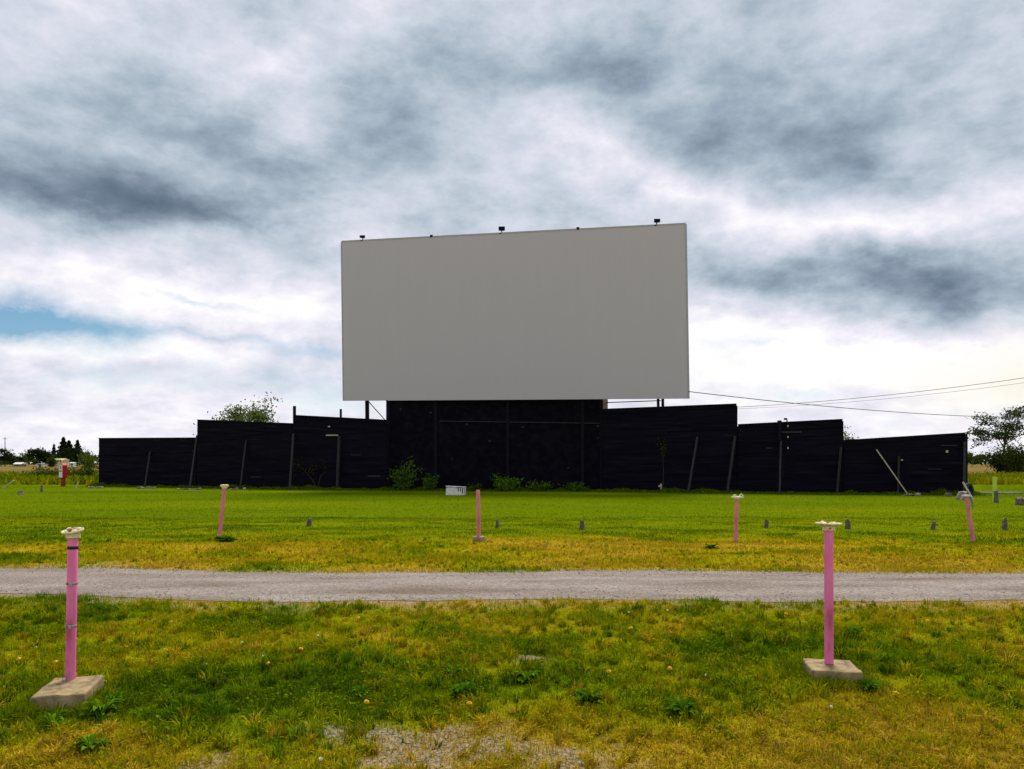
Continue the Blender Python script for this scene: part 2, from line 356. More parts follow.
def noise(vec, scale, det=8, rough=0.6, dist=0.0, rot=0.0, sx=1, sy=1, off=(0, 0, 0)):
    mp = nd(nt, 'ShaderNodeMapping'); mp.inputs['Rotation'].default_value = (0, 0, rot); mp.inputs['Scale'].default_value = (sx, sy, 1); mp.inputs['Location'].default_value = off
    L.new(vec, mp.inputs[0])
    n = nd(nt, 'ShaderNodeTexNoise'); n.inputs['Scale'].default_value = scale; n.inputs['Detail'].default_value = det
    n.inputs['Roughness'].default_value = rough; n.inputs['Distortion'].default_value = dist
    L.new(mp.outputs[0], n.inputs['Vector']); return n
nA = noise(cu.outputs[0], 2.1, 10, 0.60, 0.0, rot=0.30, sx=1.0, sy=1.1, off=(3.1, 1.7, 0.0))
nB = noise(cu.outputs[0], 5.6, 10, 0.60, 0.0, rot=-0.25, off=(0.3, 5.2, 0.4))
nC = noise(ca.outputs[0], 8.0, 10, 0.62, 0.0, sx=0.85, sy=1.15, off=(1.3, 0.2, 0.9))
wn = noise(ca.outputs[0], 4.5, 7, 0.62, 0.0, off=(4.0, 7.0, 0.0))
# warped angular coordinates for the large cloud masses
wv = nd(nt, 'ShaderNodeVectorMath', operation='SUBTRACT'); L.new(wn.outputs['Color'], wv.inputs[0]); wv.inputs[1].default_value = (0.5, 0.5, 0.5)
ws = nd(nt, 'ShaderNodeVectorMath', operation='MULTIPLY'); L.new(wv.outputs[0], ws.inputs[0]); ws.inputs[1].default_value = (0.20, 0.11, 0.0)
ae = nd(nt, 'ShaderNodeCombineXYZ'); L.new(az, ae.inputs[0]); L.new(el, ae.inputs[1])
wa = nd(nt, 'ShaderNodeVectorMath', operation='ADD'); L.new(ae.outputs[0], wa.inputs[0]); L.new(ws.outputs[0], wa.inputs[1])
def blob(px, py, rx, ry, rot=0.0):
    dx = (px - CX)/F; a0 = math.atan(dx); e0 = math.atan((HY - py)/F/math.hypot(1, dx))
    k = math.cos(a0)
    mp = nd(nt, 'ShaderNodeMapping', vector_type='TEXTURE')
    mp.inputs['Location'].default_value = (a0, e0, 0); mp.inputs['Rotation'].default_value = (0, 0, R(rot))
    mp.inputs['Scale'].default_value = (rx/F*k*k*1.5, ry/F*k*1.5, 1)
    L.new(wa.outputs[0], mp.inputs[0])
    gr = nd(nt, 'ShaderNodeTexGradient', gradient_type='QUADRATIC_SPHERE'); L.new(mp.outputs[0], gr.inputs[0])
    return gr.outputs['Fac']
def blobs(lst, base):
    acc = base
    for px, py, rx, ry, rot, amp in lst:
        acc = mth('ADD', acc, mth('MULTIPLY', blob(px, py, rx, ry, rot), amp))
    return acc
b0 = mth('ADD', mth('MULTIPLY', mth('SUBTRACT', nA.outputs['Fac'], 0.5), 0.72), 0.53)
b0 = mth('ADD', b0, mth('MULTIPLY', mth('SUBTRACT', nB.outputs['Fac'], 0.5), 0.56))
b0 = mth('ADD', b0, mth('MULTIPLY', mth('SUBTRACT', nC.outputs['Fac'], 0.5), 0.50))
nD = noise(ca.outputs[0], 10.0, 9, 0.60, 0.0, rot=0.10, sx=0.9, sy=1.2, off=(2.2, 0.7, 0.1))
b0 = mth('ADD', b0, mth('MULTIPLY', mth('ABSOLUTE', mth('SUBTRACT', nD.outputs['Fac'], 0.5)), -0.80))
b0 = mth('ADD', b0, 0.07)
low = mth('SUBTRACT', 1.0, mth('DIVIDE', el, 0.30), True)          # brighter towards the horizon
b0 = mth('ADD', b0, mth('MULTIPLY', low, 0.36))
CLOUD = [
    (50, 190, 190, 46, -6, -0.80), (200, 206, 170, 30, -10, -0.55), (350, 150, 260, 34, 14, -0.30), (480, 80, 150, 40, 10, -0.22),
    (120, 105, 210, 60, 0, -0.40), (600, 75, 130, 30, 0, -0.42), (800, 100, 320, 90, 0, -0.22), (860, 170, 90, 55, -30, -0.40),
    (930, 288, 190, 50, -4, -0.92), (790, 272, 140, 40, 0, -0.48), (960, 60, 200, 70, 0, -0.12), (740, 150, 160, 40, -14, -0.22),
    (175, 275, 90, 14, -3, -0.30), (600, 200, 90, 30, 0, -0.12),
    (265, 75, 90, 34, 10, 0.34), (275, 140, 90, 26, 8, 0.34), (370, 40, 100, 40, 20, 0.16), (40, 25, 120, 40, 0, 0.10), (190, 175, 50, 22, 0, 0.25),
    (590, 150, 110, 30, -25, 0.36), (700, 200, 190, 30, -12, 0.42), (900, 225, 220, 26, -5, 0.50), (1000, 200, 90, 30, 0, 0.25),
    (280, 225, 170, 26, 4, 0.42), (90, 270, 200, 50, 0, 0.48), (260, 300, 140, 40, 0, 0.40), (850, 365, 330, 50, 0, 0.50), (740, 340, 120, 40, 0, 0.35),
    (120, 358, 230, 18, 0, 0.50), (650, 20, 120, 40, 0, -0.05),
]
b1 = blobs([(p, q, r1, r2, ro, a*(0.80 if a < 0 else 0.80)) for p, q, r1, r2, ro, a in CLOUD], b0)
kx = 1/2**EXPO/BGS
def S(r, g, bb):
    f = lambda c: ((c/255+0.055)/1.055)**2.4 if c > 10 else c/255/12.92
    return tuple(f(c)*kx for c in (r, g, bb))
def vramp(stops, fac):     # ramp in scene units (values may exceed one)
    top = max(max(c) for _, c in stops)
    c = ramp(nt, [(p, tuple(x/top for x in c)) for p, c in stops], fac)
    vm = nd(nt, 'ShaderNodeVectorMath', operation='SCALE'); L.new(c, vm.inputs[0]); vm.inputs['Scale'].default_value = top
    return vm.outputs[0]
b1 = mth('MULTIPLY', mth('ADD', b1, 0.30), 0.77)
cloudc = vramp([((p_+0.30)*0.77, c_) for p_, c_ in [(-0.30, S(84, 100, 120)), (0.0, S(110, 127, 146)), (0.17, S(134, 150, 168)), (0.36, S(165, 181, 196)), (0.53, S(196, 206, 219)), (0.68, S(217, 221, 234)), (0.84, S(240, 238, 248)), (1.0, S(258, 256, 258))]], b1)
# warm tint low on the right
warm = mth('MULTIPLY', blob(1010, 375, 150, 45), 0.8, True)
mw = nd(nt, 'ShaderNodeMix', data_type='RGBA'); L.new(warm, mw.inputs['Factor']); L.new(cloudc, mw.inputs['A']); mw.inputs['B'].default_value = (*S(255, 248, 228), 1)
# gaps of clear sky
gb = blobs([(920, 285, 200, 60, 0, -0.9), (40, 130, 300, 90, 0, -0.6), (10, 323, 170, 32, -3, 1.75), (215, 342, 210, 12, -2, 0.62), (200, 300, 70, 9, -5, 0.6), (60, 388, 140, 22, 0, 0.55), (290, 388, 140, 36, 0, 0.62), (800, 396, 130, 20, 0, 0.55), (770, 348, 80, 8, 0, 0.35), (330, 350, 60, 12, 0, 0.5)],
           mth('MULTIPLY', mth('SUBTRACT', nC.outputs['Fac'], 0.52), 1.6))
gb = mth('ADD', gb, mth('MULTIPLY', mth('SUBTRACT', nB.outputs['Fac'], 0.5), 0.8))
gap = mth('MULTIPLY', mth('SUBTRACT', gb, 0.12), 0.95, True)
gap = mth('MULTIPLY', gap, mth('SUBTRACT', 1.0, mth('MULTIPLY', mth('SUBTRACT', el, 0.25), 8.0), True))
mg = nd(nt, 'ShaderNodeMix', data_type='RGBA'); L.new(gap, mg.inputs['Factor']); L.new(mw.outputs['Result'], mg.inputs['A'])
sk = nd(nt, 'ShaderNodeVectorMath', operation='MULTIPLY'); L.new(sky.outputs['Color'], sk.inputs[0]); sk.inputs[1].default_value = (0.54, 0.67, 0.68); L.new(sk.outputs[0], mg.inputs['B'])
L.new(mg.outputs['Result'], bg.inputs['Color'])
try: w.cycles.sampling_method = 'MANUAL'; w.cycles.sample_map_resolution = 512
except Exception: pass

sd = bpy.data.lights.new('sun', 'SUN'); sun = bpy.data.objects.new('sun', sd); COL.objects.link(sun)
sd.energy = 1.5; sd.angle = R(22); sd.color = (1.0, 0.95, 0.86)
sun.location = (0, 0, 60)
dirv = Vector((math.sin(R(SUN_AZ))*math.cos(R(SUN_EL)), math.cos(R(SUN_AZ))*math.cos(R(SUN_EL)), math.sin(R(SUN_EL))))
sun.rotation_euler = dirv.to_track_quat('Z', 'Y').to_euler()

# ------------------------------------------------------------------ ground sheet
def axis(segs):
    out = [segs[0][0]]
    for a, bb, s0, s1 in segs:
        x = a
        while x < bb - 1e-6:
            t = (x-a)/(bb-a); x = x + s0*(s1/s0)**t; out.append(min(x, bb))
    return np.array(out)
xp = axis([(0, 9, 0.08, 0.10), (9, 40, 0.12, 1.5), (40, 3000, 1.8, 300)])
xs = np.concatenate([-xp[:0:-1], xp])
ys = np.concatenate([-axis([(0, 60, 2, 30)])[:0:-1], axis([(0, 3, 0.5, 0.12), (3, 10, 0.06, 0.07), (10, 24, 0.09, 0.2), (24, 130, 0.25, 4), (130, 4000, 5, 400)])])
X, Y = np.meshgrid(xs, ys)
Z = height(X, Y)
nx, ny = len(xs), len(ys)
I = np.arange(nx*ny).reshape(ny, nx)
Fq = np.stack([I[:-1, :-1], I[:-1, 1:], I[1:, 1:], I[1:, :-1]], -1).reshape(-1, 4)
gcol = ground_color(X, Y).reshape(-1, 3)*0.8
o = np_mesh('ground', np.stack([X, Y, Z], -1).reshape(-1, 3), Fq, np.full(len(Fq), 4), M['ground'], col=gcol, bare=bare_field(X, Y).ravel()*(Y.ravel() < 40), smooth=True)
tag(o, 'grassy earth of the drive-in lot running out to the fields', 'ground', kind='structure')

# road
rx_ = np.arange(-26, 26.01, 0.06); t = np.linspace(0, 1, 26)
RX, T = np.meshgrid(rx_, t); RY = road_near(RX)*(1-T) + road_far(RX)*T
RZ = 0.006 + 0.02*(1-(2*T-1)**2) + 0.008*np.cos((T-0.5)*4*math.pi)*(1-(2*T-1)**2)
I = np.arange(RX.size).reshape(RX.shape); Fq = np.stack([I[:-1, :-1], I[:-1, 1:], I[1:, 1:], I[1:, :-1]], -1).reshape(-1, 4)
o = np_mesh('road', np.stack([RX, RY, RZ], -1).reshape(-1, 3), Fq, np.full(len(Fq), 4), M['road'], smooth=True)
tag(o, 'grey gravel lane crossing the lot from side to side', 'road', kind='structure')

# pebbles on the lane and on the bare patch
def octas(P, S):
    n = len(P); base = np.array([[1,0,0],[-1,0,0],[0,1,0],[0,-1,0],[0,0,1],[0,0,-1]], float)
    a = RNG.uniform(0, 6.28, n); c, s = np.cos(a), np.sin(a)
    V = base[None]*S[:, None, None]*np.stack([RNG.uniform(.7, 1.3, n), RNG.uniform(.7, 1.3, n), RNG.uniform(.4, .7, n)], -1)[:, None, :]
    V = V + RNG.normal(0, .12, V.shape)*S[:, None, None]
    x = V[..., 0]*c[:, None] - V[..., 1]*s[:, None]; y = V[..., 0]*s[:, None] + V[..., 1]*c[:, None]
    V = np.stack([x, y, V[..., 2]], -1) + P[:, None, :]
    f = np.array([[0,2,4],[2,1,4],[1,3,4],[3,0,4],[2,0,5],[1,2,5],[3,1,5],[0,3,5]])
    Fx = (f[None] + 6*np.arange(n)[:, None, None]).reshape(-1, 3)
    return V.reshape(-1, 3), Fx
n = 7000; px = RNG.uniform(-10.5, 10.5, n); tt = RNG.uniform(-0.05, 1.05, n); py = road_near(px)*(1-tt) + road_far(px)*tt
ok = RNG.random(n) < 0.35 + 0.9*np.abs(tt-0.5)**1.2
px, py = px[ok], py[ok]; s = 0.006 + 0.012*RNG.random(len(px))**3
V1, F1 = octas(np.stack([px, py, np.full(len(px), 0.020)], -1), s)
n = 30000; px = RNG.uniform(-3.2, 3.2, n); py = RNG.uniform(3.6, 7.2, n); ok = RNG.random(n) < bare_field(px, py)**1.5
px, py = px[ok], py[ok]; s = 0.004 + 0.011*RNG.random(len(px))**3
V2, F2 = octas(np.stack([px, py, height(px, py)+0.004], -1), s)
o = np_mesh('gravel', np.concatenate([V1, V2]), np.concatenate([F1, F2+len(V1)]), np.full(len(F1)+len(F2), 3), M['pebble'])
tag(o, 'loose pebbles on the lane and the bare ground', 'gravel', kind='stuff')

# ------------------------------------------------------------------ grass
def blades(P, H, Wd, C, lean=0.5, tri=False):
    n = len(P); a = RNG.uniform(0, 2*math.pi, n); l = np.abs(RNG.normal(0, lean, n)); ld = RNG.uniform(0, 2*math.pi, n)
    side = np.stack([np.cos(a), np.sin(a), np.zeros(n)], -1)*Wd[:, None]*0.5
    ldv = np.stack([np.cos(ld), np.sin(ld), np.zeros(n)], -1)
    up = np.array([0, 0, 1.0])
    tip = P + ldv*(H*np.sin(np.minimum(l, 1.4)))[:, None] + up*(H*np.cos(np.minimum(l, 1.4)))[:, None]
    if tri:
        V = np.stack([P-side, P+side, tip], 1); Fx = np.arange(3*n).reshape(n, 3)
        return V.reshape(-1, 3), Fx.ravel(), np.full(n, 3), np.repeat(C, 3, 0)
    l2 = l*0.45
    mid = P + ldv*(0.55*H*np.sin(l2))[:, None] + up*(0.55*H*np.cos(l2))[:, None]
    V = np.stack([P-side, P+side, mid+side*0.75, mid-side*0.75, tip], 1)
    k = 5*np.arange(n)[:, None]
    Fx = np.concatenate([k + np.array([0, 1, 2, 3]), k + np.array([3, 2, 4])], 1)
    lt = np.tile([4, 3], n)
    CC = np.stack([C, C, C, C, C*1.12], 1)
    return V.reshape(-1, 3), Fx.ravel(), lt, CC.reshape(-1, 3)

BLOCKS = []   # (x, y, radius) where no grass may grow through concrete
def clear(x, y):
    k = np.ones(len(x), bool)
    for bx, by, rz, hx, hy in BLOCKS:
        c, s = math.cos(-rz), math.sin(-rz)
        u_ = (x-bx)*c - (y-by)*s; v_ = (x-bx)*s + (y-by)*c
        k &= ~((np.abs(u_) < hx) & (np.abs(v_) < hy))
    return k
# near speaker posts' blocks (x, y, rotation, half sizes), used below as well
PL = gp(70, 0+HY+1.65*F/5.72); PL = Vector(((70-CX)*5.70/F, 5.70, 0)); PR = Vector(((829-CX)*6.16/F, 6.16, 0))
BLOCKS += [(PL.x+0.075, PL.y-0.15, R(13), 0.175, 0.26), (PR.x+0.01, PR.y-0.03, R(-10), 0.185, 0.20)]

def lushf(x, y): return np.clip(0.5 + 1.25*(0.55*fbm(x, y, 2.3, 81, 3) + 0.45*fbm(x, y, 5.5, 85, 3) - 0.5), 0, 1)
def blade_color(d, n, amp=0.20):
    t = 0.08 + 0.78*d + RNG.normal(0, amp, n)*(0.5+0.6*d)
    c = palette(t)
    return c*RNG.uniform(0.75, 1.25, n)[:, None]

n = 330000
y = 3.5 + (9.9-3.5)*RNG.random(n)**1.15; x = RNG.uniform(-1, 1, n)*(0.68*y+1.2)
lu = lushf(x, y); d = dry_field(x, y); br = bare_field(x, y)
d = np.clip(d - 0.95*(lu-0.5), 0, 1)
keep = (RNG.random(n) > br*0.80) & (RNG.random(n) < 0.42 + 0.9*lu) & clear(x, y)
rd = (y > road_near(x) - 0.02); keep &= ~rd | (RNG.random(n) < 0.35*np.exp(-(y-road_near(x))/0.10))
x, y, lu, d = x[keep], y[keep], lu[keep], d[keep]; n = len(x)
H = (0.020 + 0.125*np.clip(lu-0.30, 0, 1)**1.1*(1.15-0.6*d))*RNG.uniform(0.6, 1.4, n)
tall = RNG.random(n) < 0.006; H[tall] *= 2.0
P = np.stack([x, y, height(x, y)-0.004], -1)
bc = blade_color(d, n)*(0.78+0.5*fbm(x, y, 9.0, 83, 2))[:, None]
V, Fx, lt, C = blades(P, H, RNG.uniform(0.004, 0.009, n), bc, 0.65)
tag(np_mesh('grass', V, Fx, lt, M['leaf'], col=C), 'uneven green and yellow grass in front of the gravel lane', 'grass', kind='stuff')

# tussocks: separate tufts of radiating blades, each with its own tint
def tufts(y0, y1, nt_, wfun, hrange, nb, wr, amp, seed):
    rr = np.random.default_rng(seed)
    ty = y0 + (y1-y0)*rr.random(nt_)**1.12; tx = rr.uniform(-1, 1, nt_)*wfun(ty)
    td = dry_field(tx, ty); tl = fbm(tx, ty, 1.6, 111, 3)
    k = (rr.random(nt_) > 0.9*bare_field(tx, ty)) & (rr.random(nt_) < 0.25 + 1.2*tl)
    tx, ty, td = tx[k], ty[k], td[k]; m = len(tx)
    size = rr.uniform(0.35, 1.0, m)**1.6*(1.1-0.5*td); tint = np.clip(0.08 + 0.72*td + rr.normal(0, 0.20, m), 0, 1); lum = rr.uniform(0.6, 1.3, m)
    cnt = np.maximum(6, (nb*size)).astype(int); i = np.repeat(np.arange(m), cnt); n = len(i)
    a = rr.uniform(0, 6.283, n); q = rr.random(n)**0.7*hrange[1]*0.55*size[i]
    x = tx[i] + q*np.cos(a); y = ty[i] + q*np.sin(a); k = clear(x, y) & ((y < road_near(x)-0.03) | (y > road_far(x)+0.05)); i, a, x, y = i[k], a[k], x[k], y[k]; n = len(i)
    H = (hrange[0] + (hrange[1]-hrange[0])*size[i])*rr.uniform(0.55, 1.2, n); l = rr.uniform(0.1, 1.15, n)
    W = rr.uniform(*wr, n); z = height(x, y)-0.003; P = np.stack([x, y, z], -1)
    ld = np.stack([np.cos(a+rr.normal(0, .4, n)), np.sin(a), np.zeros(n)], -1); sd2 = np.stack([-np.sin(a), np.cos(a), np.zeros(n)], -1)*W[:, None]*0.5
    up = np.array([0, 0, 1.0]); tip = P + ld*(H*np.sin(l))[:, None] + up*(H*np.cos(l))[:, None]; mid = P + ld*(0.5*H*np.sin(l*.5))[:, None] + up*(0.55*H*np.cos(l*.5))[:, None]
    V = np.stack([P-sd2, P+sd2, mid+sd2*.85, mid-sd2*.85, tip], 1)
    kk = 5*np.arange(n)[:, None]; Fx = np.concatenate([kk + np.array([0, 1, 2, 3]), kk + np.array([3, 2, 4])], 1)
    c = palette(tint[i] + rr.normal(0, amp, n))*(lum[i]*rr.uniform(.8, 1.2, n))[:, None]
    return V.reshape(-1, 3), Fx.ravel(), np.tile([4, 3], n), np.repeat(c, 5, 0)
V, Fx, lt, C = tufts(3.6, 9.5, 5200, lambda y: 0.68*y+1.0, (0.035, 0.115), 46, (0.006, 0.012), 0.09, 201)
tag(np_mesh('grass', V, Fx, lt, M['leaf'], col=C), 'scattered tufts of longer grass in front of the gravel lane', 'grass', kind='stuff')
V, Fx, lt, C = tufts(12.1, 17.2, 2300, lambda y: 0.68*y+1.5, (0.035, 0.090), 26, (0.010, 0.020), 0.10, 202)
tag(np_mesh('grass', V, Fx, lt, M['leaf'], col=C), 'scattered tufts of longer grass beyond the gravel lane', 'grass', kind='stuff')

# longer grass that the mower leaves round the blocks
xx, yy = [], []
for bx, by, rz, hx, hy in BLOCKS:
    a = RNG.uniform(0, 6.283, 9000); q = 1.0 + np.abs(RNG.normal(0, 0.35, 9000))
    ux = np.sign(np.cos(a))*np.minimum(np.abs(np.cos(a))*1.42, 1)*hx*q; uy = np.sign(np.sin(a))*np.minimum(np.abs(np.sin(a))*1.42, 1)*hy*q
    xx.append(bx + ux*math.cos(rz) - uy*math.sin(rz)); yy.append(by + ux*math.sin(rz) + uy*math.cos(rz))
x, y = np.concatenate(xx), np.concatenate(yy); k = clear(x, y) & (RNG.random(len(x)) < np.clip(2.2*fbm(x, y, 6.0, 87, 2)-0.5, 0.1, 1)); x, y = x[k], y[k]; n = len(x)
H = RNG.uniform(0.035, 0.105, n)*(0.5+0.9*fbm(x, y, 5.0, 89, 2)); P = np.stack([x, y, height(x, y)-0.004], -1)
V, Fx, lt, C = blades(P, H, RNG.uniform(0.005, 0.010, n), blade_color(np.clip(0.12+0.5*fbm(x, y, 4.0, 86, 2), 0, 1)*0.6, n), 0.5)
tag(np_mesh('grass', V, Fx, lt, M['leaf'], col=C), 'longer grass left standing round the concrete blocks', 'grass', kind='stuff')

# leafy ground cover in the lush clumps
n = 130000
y = 3.5 + 5.9*RNG.random(n)**1.1; x = RNG.uniform(-1, 1, n)*(0.68*y+1.2); lu = lushf(x, y); d = dry_field(x, y)
keep = (RNG.random(n) < np.clip((lu-0.47)*4.0, 0.03, 1)) & (RNG.random(n) < 1.05-d) & (RNG.random(n) > bare_field(x, y)) & clear(x, y) & (y < road_near(x)-0.1)
x, y, lu, d = x[keep], y[keep], lu[keep], d[keep]; n = len(x)
def leaf_quads(P, L_, W_, C, tilt=0.5):
    n = len(P); a = RNG.uniform(0, 6.283, n); ti = RNG.normal(0.15, tilt, n); ro = RNG.normal(0, tilt, n)
    d1 = np.stack([np.cos(a)*np.cos(ti), np.sin(a)*np.cos(ti), np.sin(ti)], -1)
    d2 = np.stack([-np.sin(a)*np.cos(ro), np.cos(a)*np.cos(ro), np.sin(ro)], -1)
    V = np.stack([P - d1*L_[:, None]*0.5, P + d2*W_[:, None]*0.5 + d1*L_[:, None]*0.08, P + d1*L_[:, None]*0.5, P - d2*W_[:, None]*0.5 + d1*L_[:, None]*0.08], 1)
    return V.reshape(-1, 3), np.arange(4*n), np.full(n, 4), np.repeat(C, 4, 0)
hz = (0.010 + 0.20*np.clip(lu-0.42, 0, 1))*RNG.uniform(0.4, 1.05, n)
P = np.stack([x, y, height(x, y)+hz], -1); s = RNG.uniform(0.013, 0.034, n)
c = palette(0.10 + 0.40*d + RNG.normal(0, 0.11, n))*RNG.uniform(0.8, 1.25, n)[:, None]
V, Fx, lt, C = leaf_quads(P, s, s*0.72, c)
tag(np_mesh('ground_cover', V, Fx, lt, M['leaf'], col=C), 'low leafy clover growing in clumps among the grass', 'ground cover', kind='stuff')

# yellow dry moss and seedlings at the bottom
n = 110000
y = RNG.uniform(3.5, 5.8, n); x = RNG.uniform(-1, 1, n)*(0.68*y+1.0); d = dry_field(x, y)
keep = (RNG.random(n) < np.clip((d-0.35)*1.6, 0, 1)*np.clip(1.6*fbm(x, y, 3.5, 88)-0.25, 0, 1)) & (RNG.random(n) > 0.55*bare_field(x, y)) & clear(x, y)
x, y = x[keep], y[keep]; n = len(x)
P = np.stack([x, y, height(x, y) + RNG.uniform(0.004, 0.035, n)], -1); s = RNG.uniform(0.008, 0.018, n)
c = np.array([0.30, 0.225, 0.012])*RNG.uniform(0.5, 1.5, n)[:, None]*np.stack([np.ones(n), RNG.uniform(0.75, 1.15, n), np.ones(n)], -1)
V, Fx, lt, C = leaf_quads(P, s, s*0.8, c, 0.6)
tag(np_mesh('moss', V, Fx, lt, M['leaf'], col=C), 'yellow dry moss around the bare gravel in the foreground', 'moss', kind='stuff')

# verge beyond the lane
n = 210000
y = 11.7 + 12.5*RNG.random(n)**1.3; x = RNG.uniform(-1, 1, n)*(0.68*y+2.0)
d = dry_field(x, y); lu = fbm(x*0.7, y, 1.4, 91, 3)
keep = (y > road_far(x)-0.03) | (RNG.random(n) < 0.4*np.exp((y-road_far(x))/0.14))
keep &= RNG.random(n) < 0.25 + 1.1*lu; keep &= RNG.random(n) > 0.8*bare_field(x, y)
x, y, d, lu = x[keep], y[keep], d[keep], lu[keep]; n = len(x)
d = np.clip(d - 0.6*np.clip(lu-0.55, 0, 1)*2, 0, 1)
fade = 1 - sstep(16, 22, y)
H = (0.03 + 0.085*np.clip(lu-0.35, 0, 1))*RNG.uniform(0.6, 1.4, n)*(0.7+0.4*fade)
P = np.stack([x, y, height(x, y)-0.003], -1)
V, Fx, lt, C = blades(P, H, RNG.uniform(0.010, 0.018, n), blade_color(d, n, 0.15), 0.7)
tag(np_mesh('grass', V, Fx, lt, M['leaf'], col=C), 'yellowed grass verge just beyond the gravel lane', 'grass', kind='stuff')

# mown lawn up to the fence
def fence_depth(px): 
    return np.interp(px, [60, 99, 197, 293, 385, 605, 737, 843, 966, 1024], [1.65*F/(yb-HY) for yb in (485.5, 486, 487.5, 489, 490, 491, 492.8, 494, 494.6, 494.8)])
n = 150000
y = 22 + 42*RNG.random(n)**1.25; x = RNG.uniform(-1, 1, n)*(0.66*y+3)
keep = (y < fence_depth(CX + x*F/y) + 0.3) | (np.abs(x*F/y) > 470)
x, y = x[keep], y[keep]; n = len(x); d = dry_field(x, y)
H = RNG.uniform(0.02, 0.05, n); P = np.stack([x, y, height(x, y)-0.003], -1)
V, Fx, lt, C = blades(P, H, RNG.uniform(0.018, 0.034, n), blade_color(d, n, 0.05)*1.08, 0.9, tri=True)
tag(np_mesh('grass', V, Fx, lt, M['leaf'], col=C), 'mown green lawn stretching up to the black fence', 'grass', kind='stuff')
# unmown fringe along the foot of the fence
n = 26000
pxs = RNG.uniform(92, 972, n); dd = fence_depth(pxs); y = dd - 0.15 - np.abs(RNG.normal(0, 0.5, n))
x = (pxs-CX)*dd/F; hh = fbm(pxs*0.08, pxs*0, 1.0, 95, 3)
H = (0.10 + 0.45*np.clip(hh-0.35, 0, 1))*RNG.uniform(0.5, 1.3, n)*np.clip(1.2-(dd-y)*0.6, 0.3, 1)
P = np.stack([x, y, np.zeros(n)], -1)
c = palette(0.10 + RNG.normal(0, 0.12, n))*RNG.uniform(0.7, 1.2, n)[:, None]
V, Fx, lt, C = blades(P, H, RNG.uniform(0.03, 0.06, n), c, 0.45)
tag(np_mesh('grass', V, Fx, lt, M['leaf'], col=C), 'longer unmown grass along the foot of the black fence', 'grass', kind='stuff')
# rough weeds outside the lot
parts = []
for (x0, x1, y0, y1, n, hmax, sd_, dark) in ((-95, -32.5, 60, 112, 34000, 0.95, 96, 0.0), (25.5, 100, 60, 118, 20000, 0.8, 98, 0.12)):
    y = RNG.uniform(y0, y1, n); x = RNG.uniform(x0, x1, n)*(y/85)
    cl = fbm(x, y, 0.09, sd_, 4); keep = RNG.random(n) < np.clip((cl-0.36)*4, 0.06, 1); x, y, cl = x[keep], y[keep], cl[keep]; n = len(x)
    H = hmax*(0.35 + 1.6*np.clip(cl-0.42, 0, 1))*RNG.uniform(0.4, 1.2, n)
    c = palette(dark + 0.10 + 0.45*RNG.random(n)*(fbm(x, y, 0.2, sd_+50, 3) > 0.5) + 0.12*RNG.random(n))*RNG.uniform(0.6, 1.15, n)[:, None]
    parts.append(blades(np.stack([x, y, np.zeros(n)], -1), H, RNG.uniform(0.10, 0.26, n), c, 0.85))
off = 0; Vs, Fs = [], []
for V, Fx, lt, C in parts: Vs.append(V); Fs.append(Fx+off); off += len(V)
tag(np_mesh('tall_weeds', np.concatenate(Vs), np.concatenate(Fs), np.concatenate([p[2] for p in parts]), M['leaf'], col=np.concatenate([p[3] for p in parts])),
    'rough tall weeds growing outside the fenced lot', 'weeds', kind='stuff')

# ------------------------------------------------------------------ plants
def plant_leaves(name, P, s, col, parent, ratio=0.6, tilt=0.6, var=0.3):
    n = len(P); c = np.array(col)[None]*RNG.uniform(1-var, 1+var, n)[:, None]
    V, Fx, lt, C = leaf_quads(np.asarray(P), s, s*ratio, c, tilt)
    return np_mesh(name, V, Fx, lt, M['leaf'], parent, col=C)

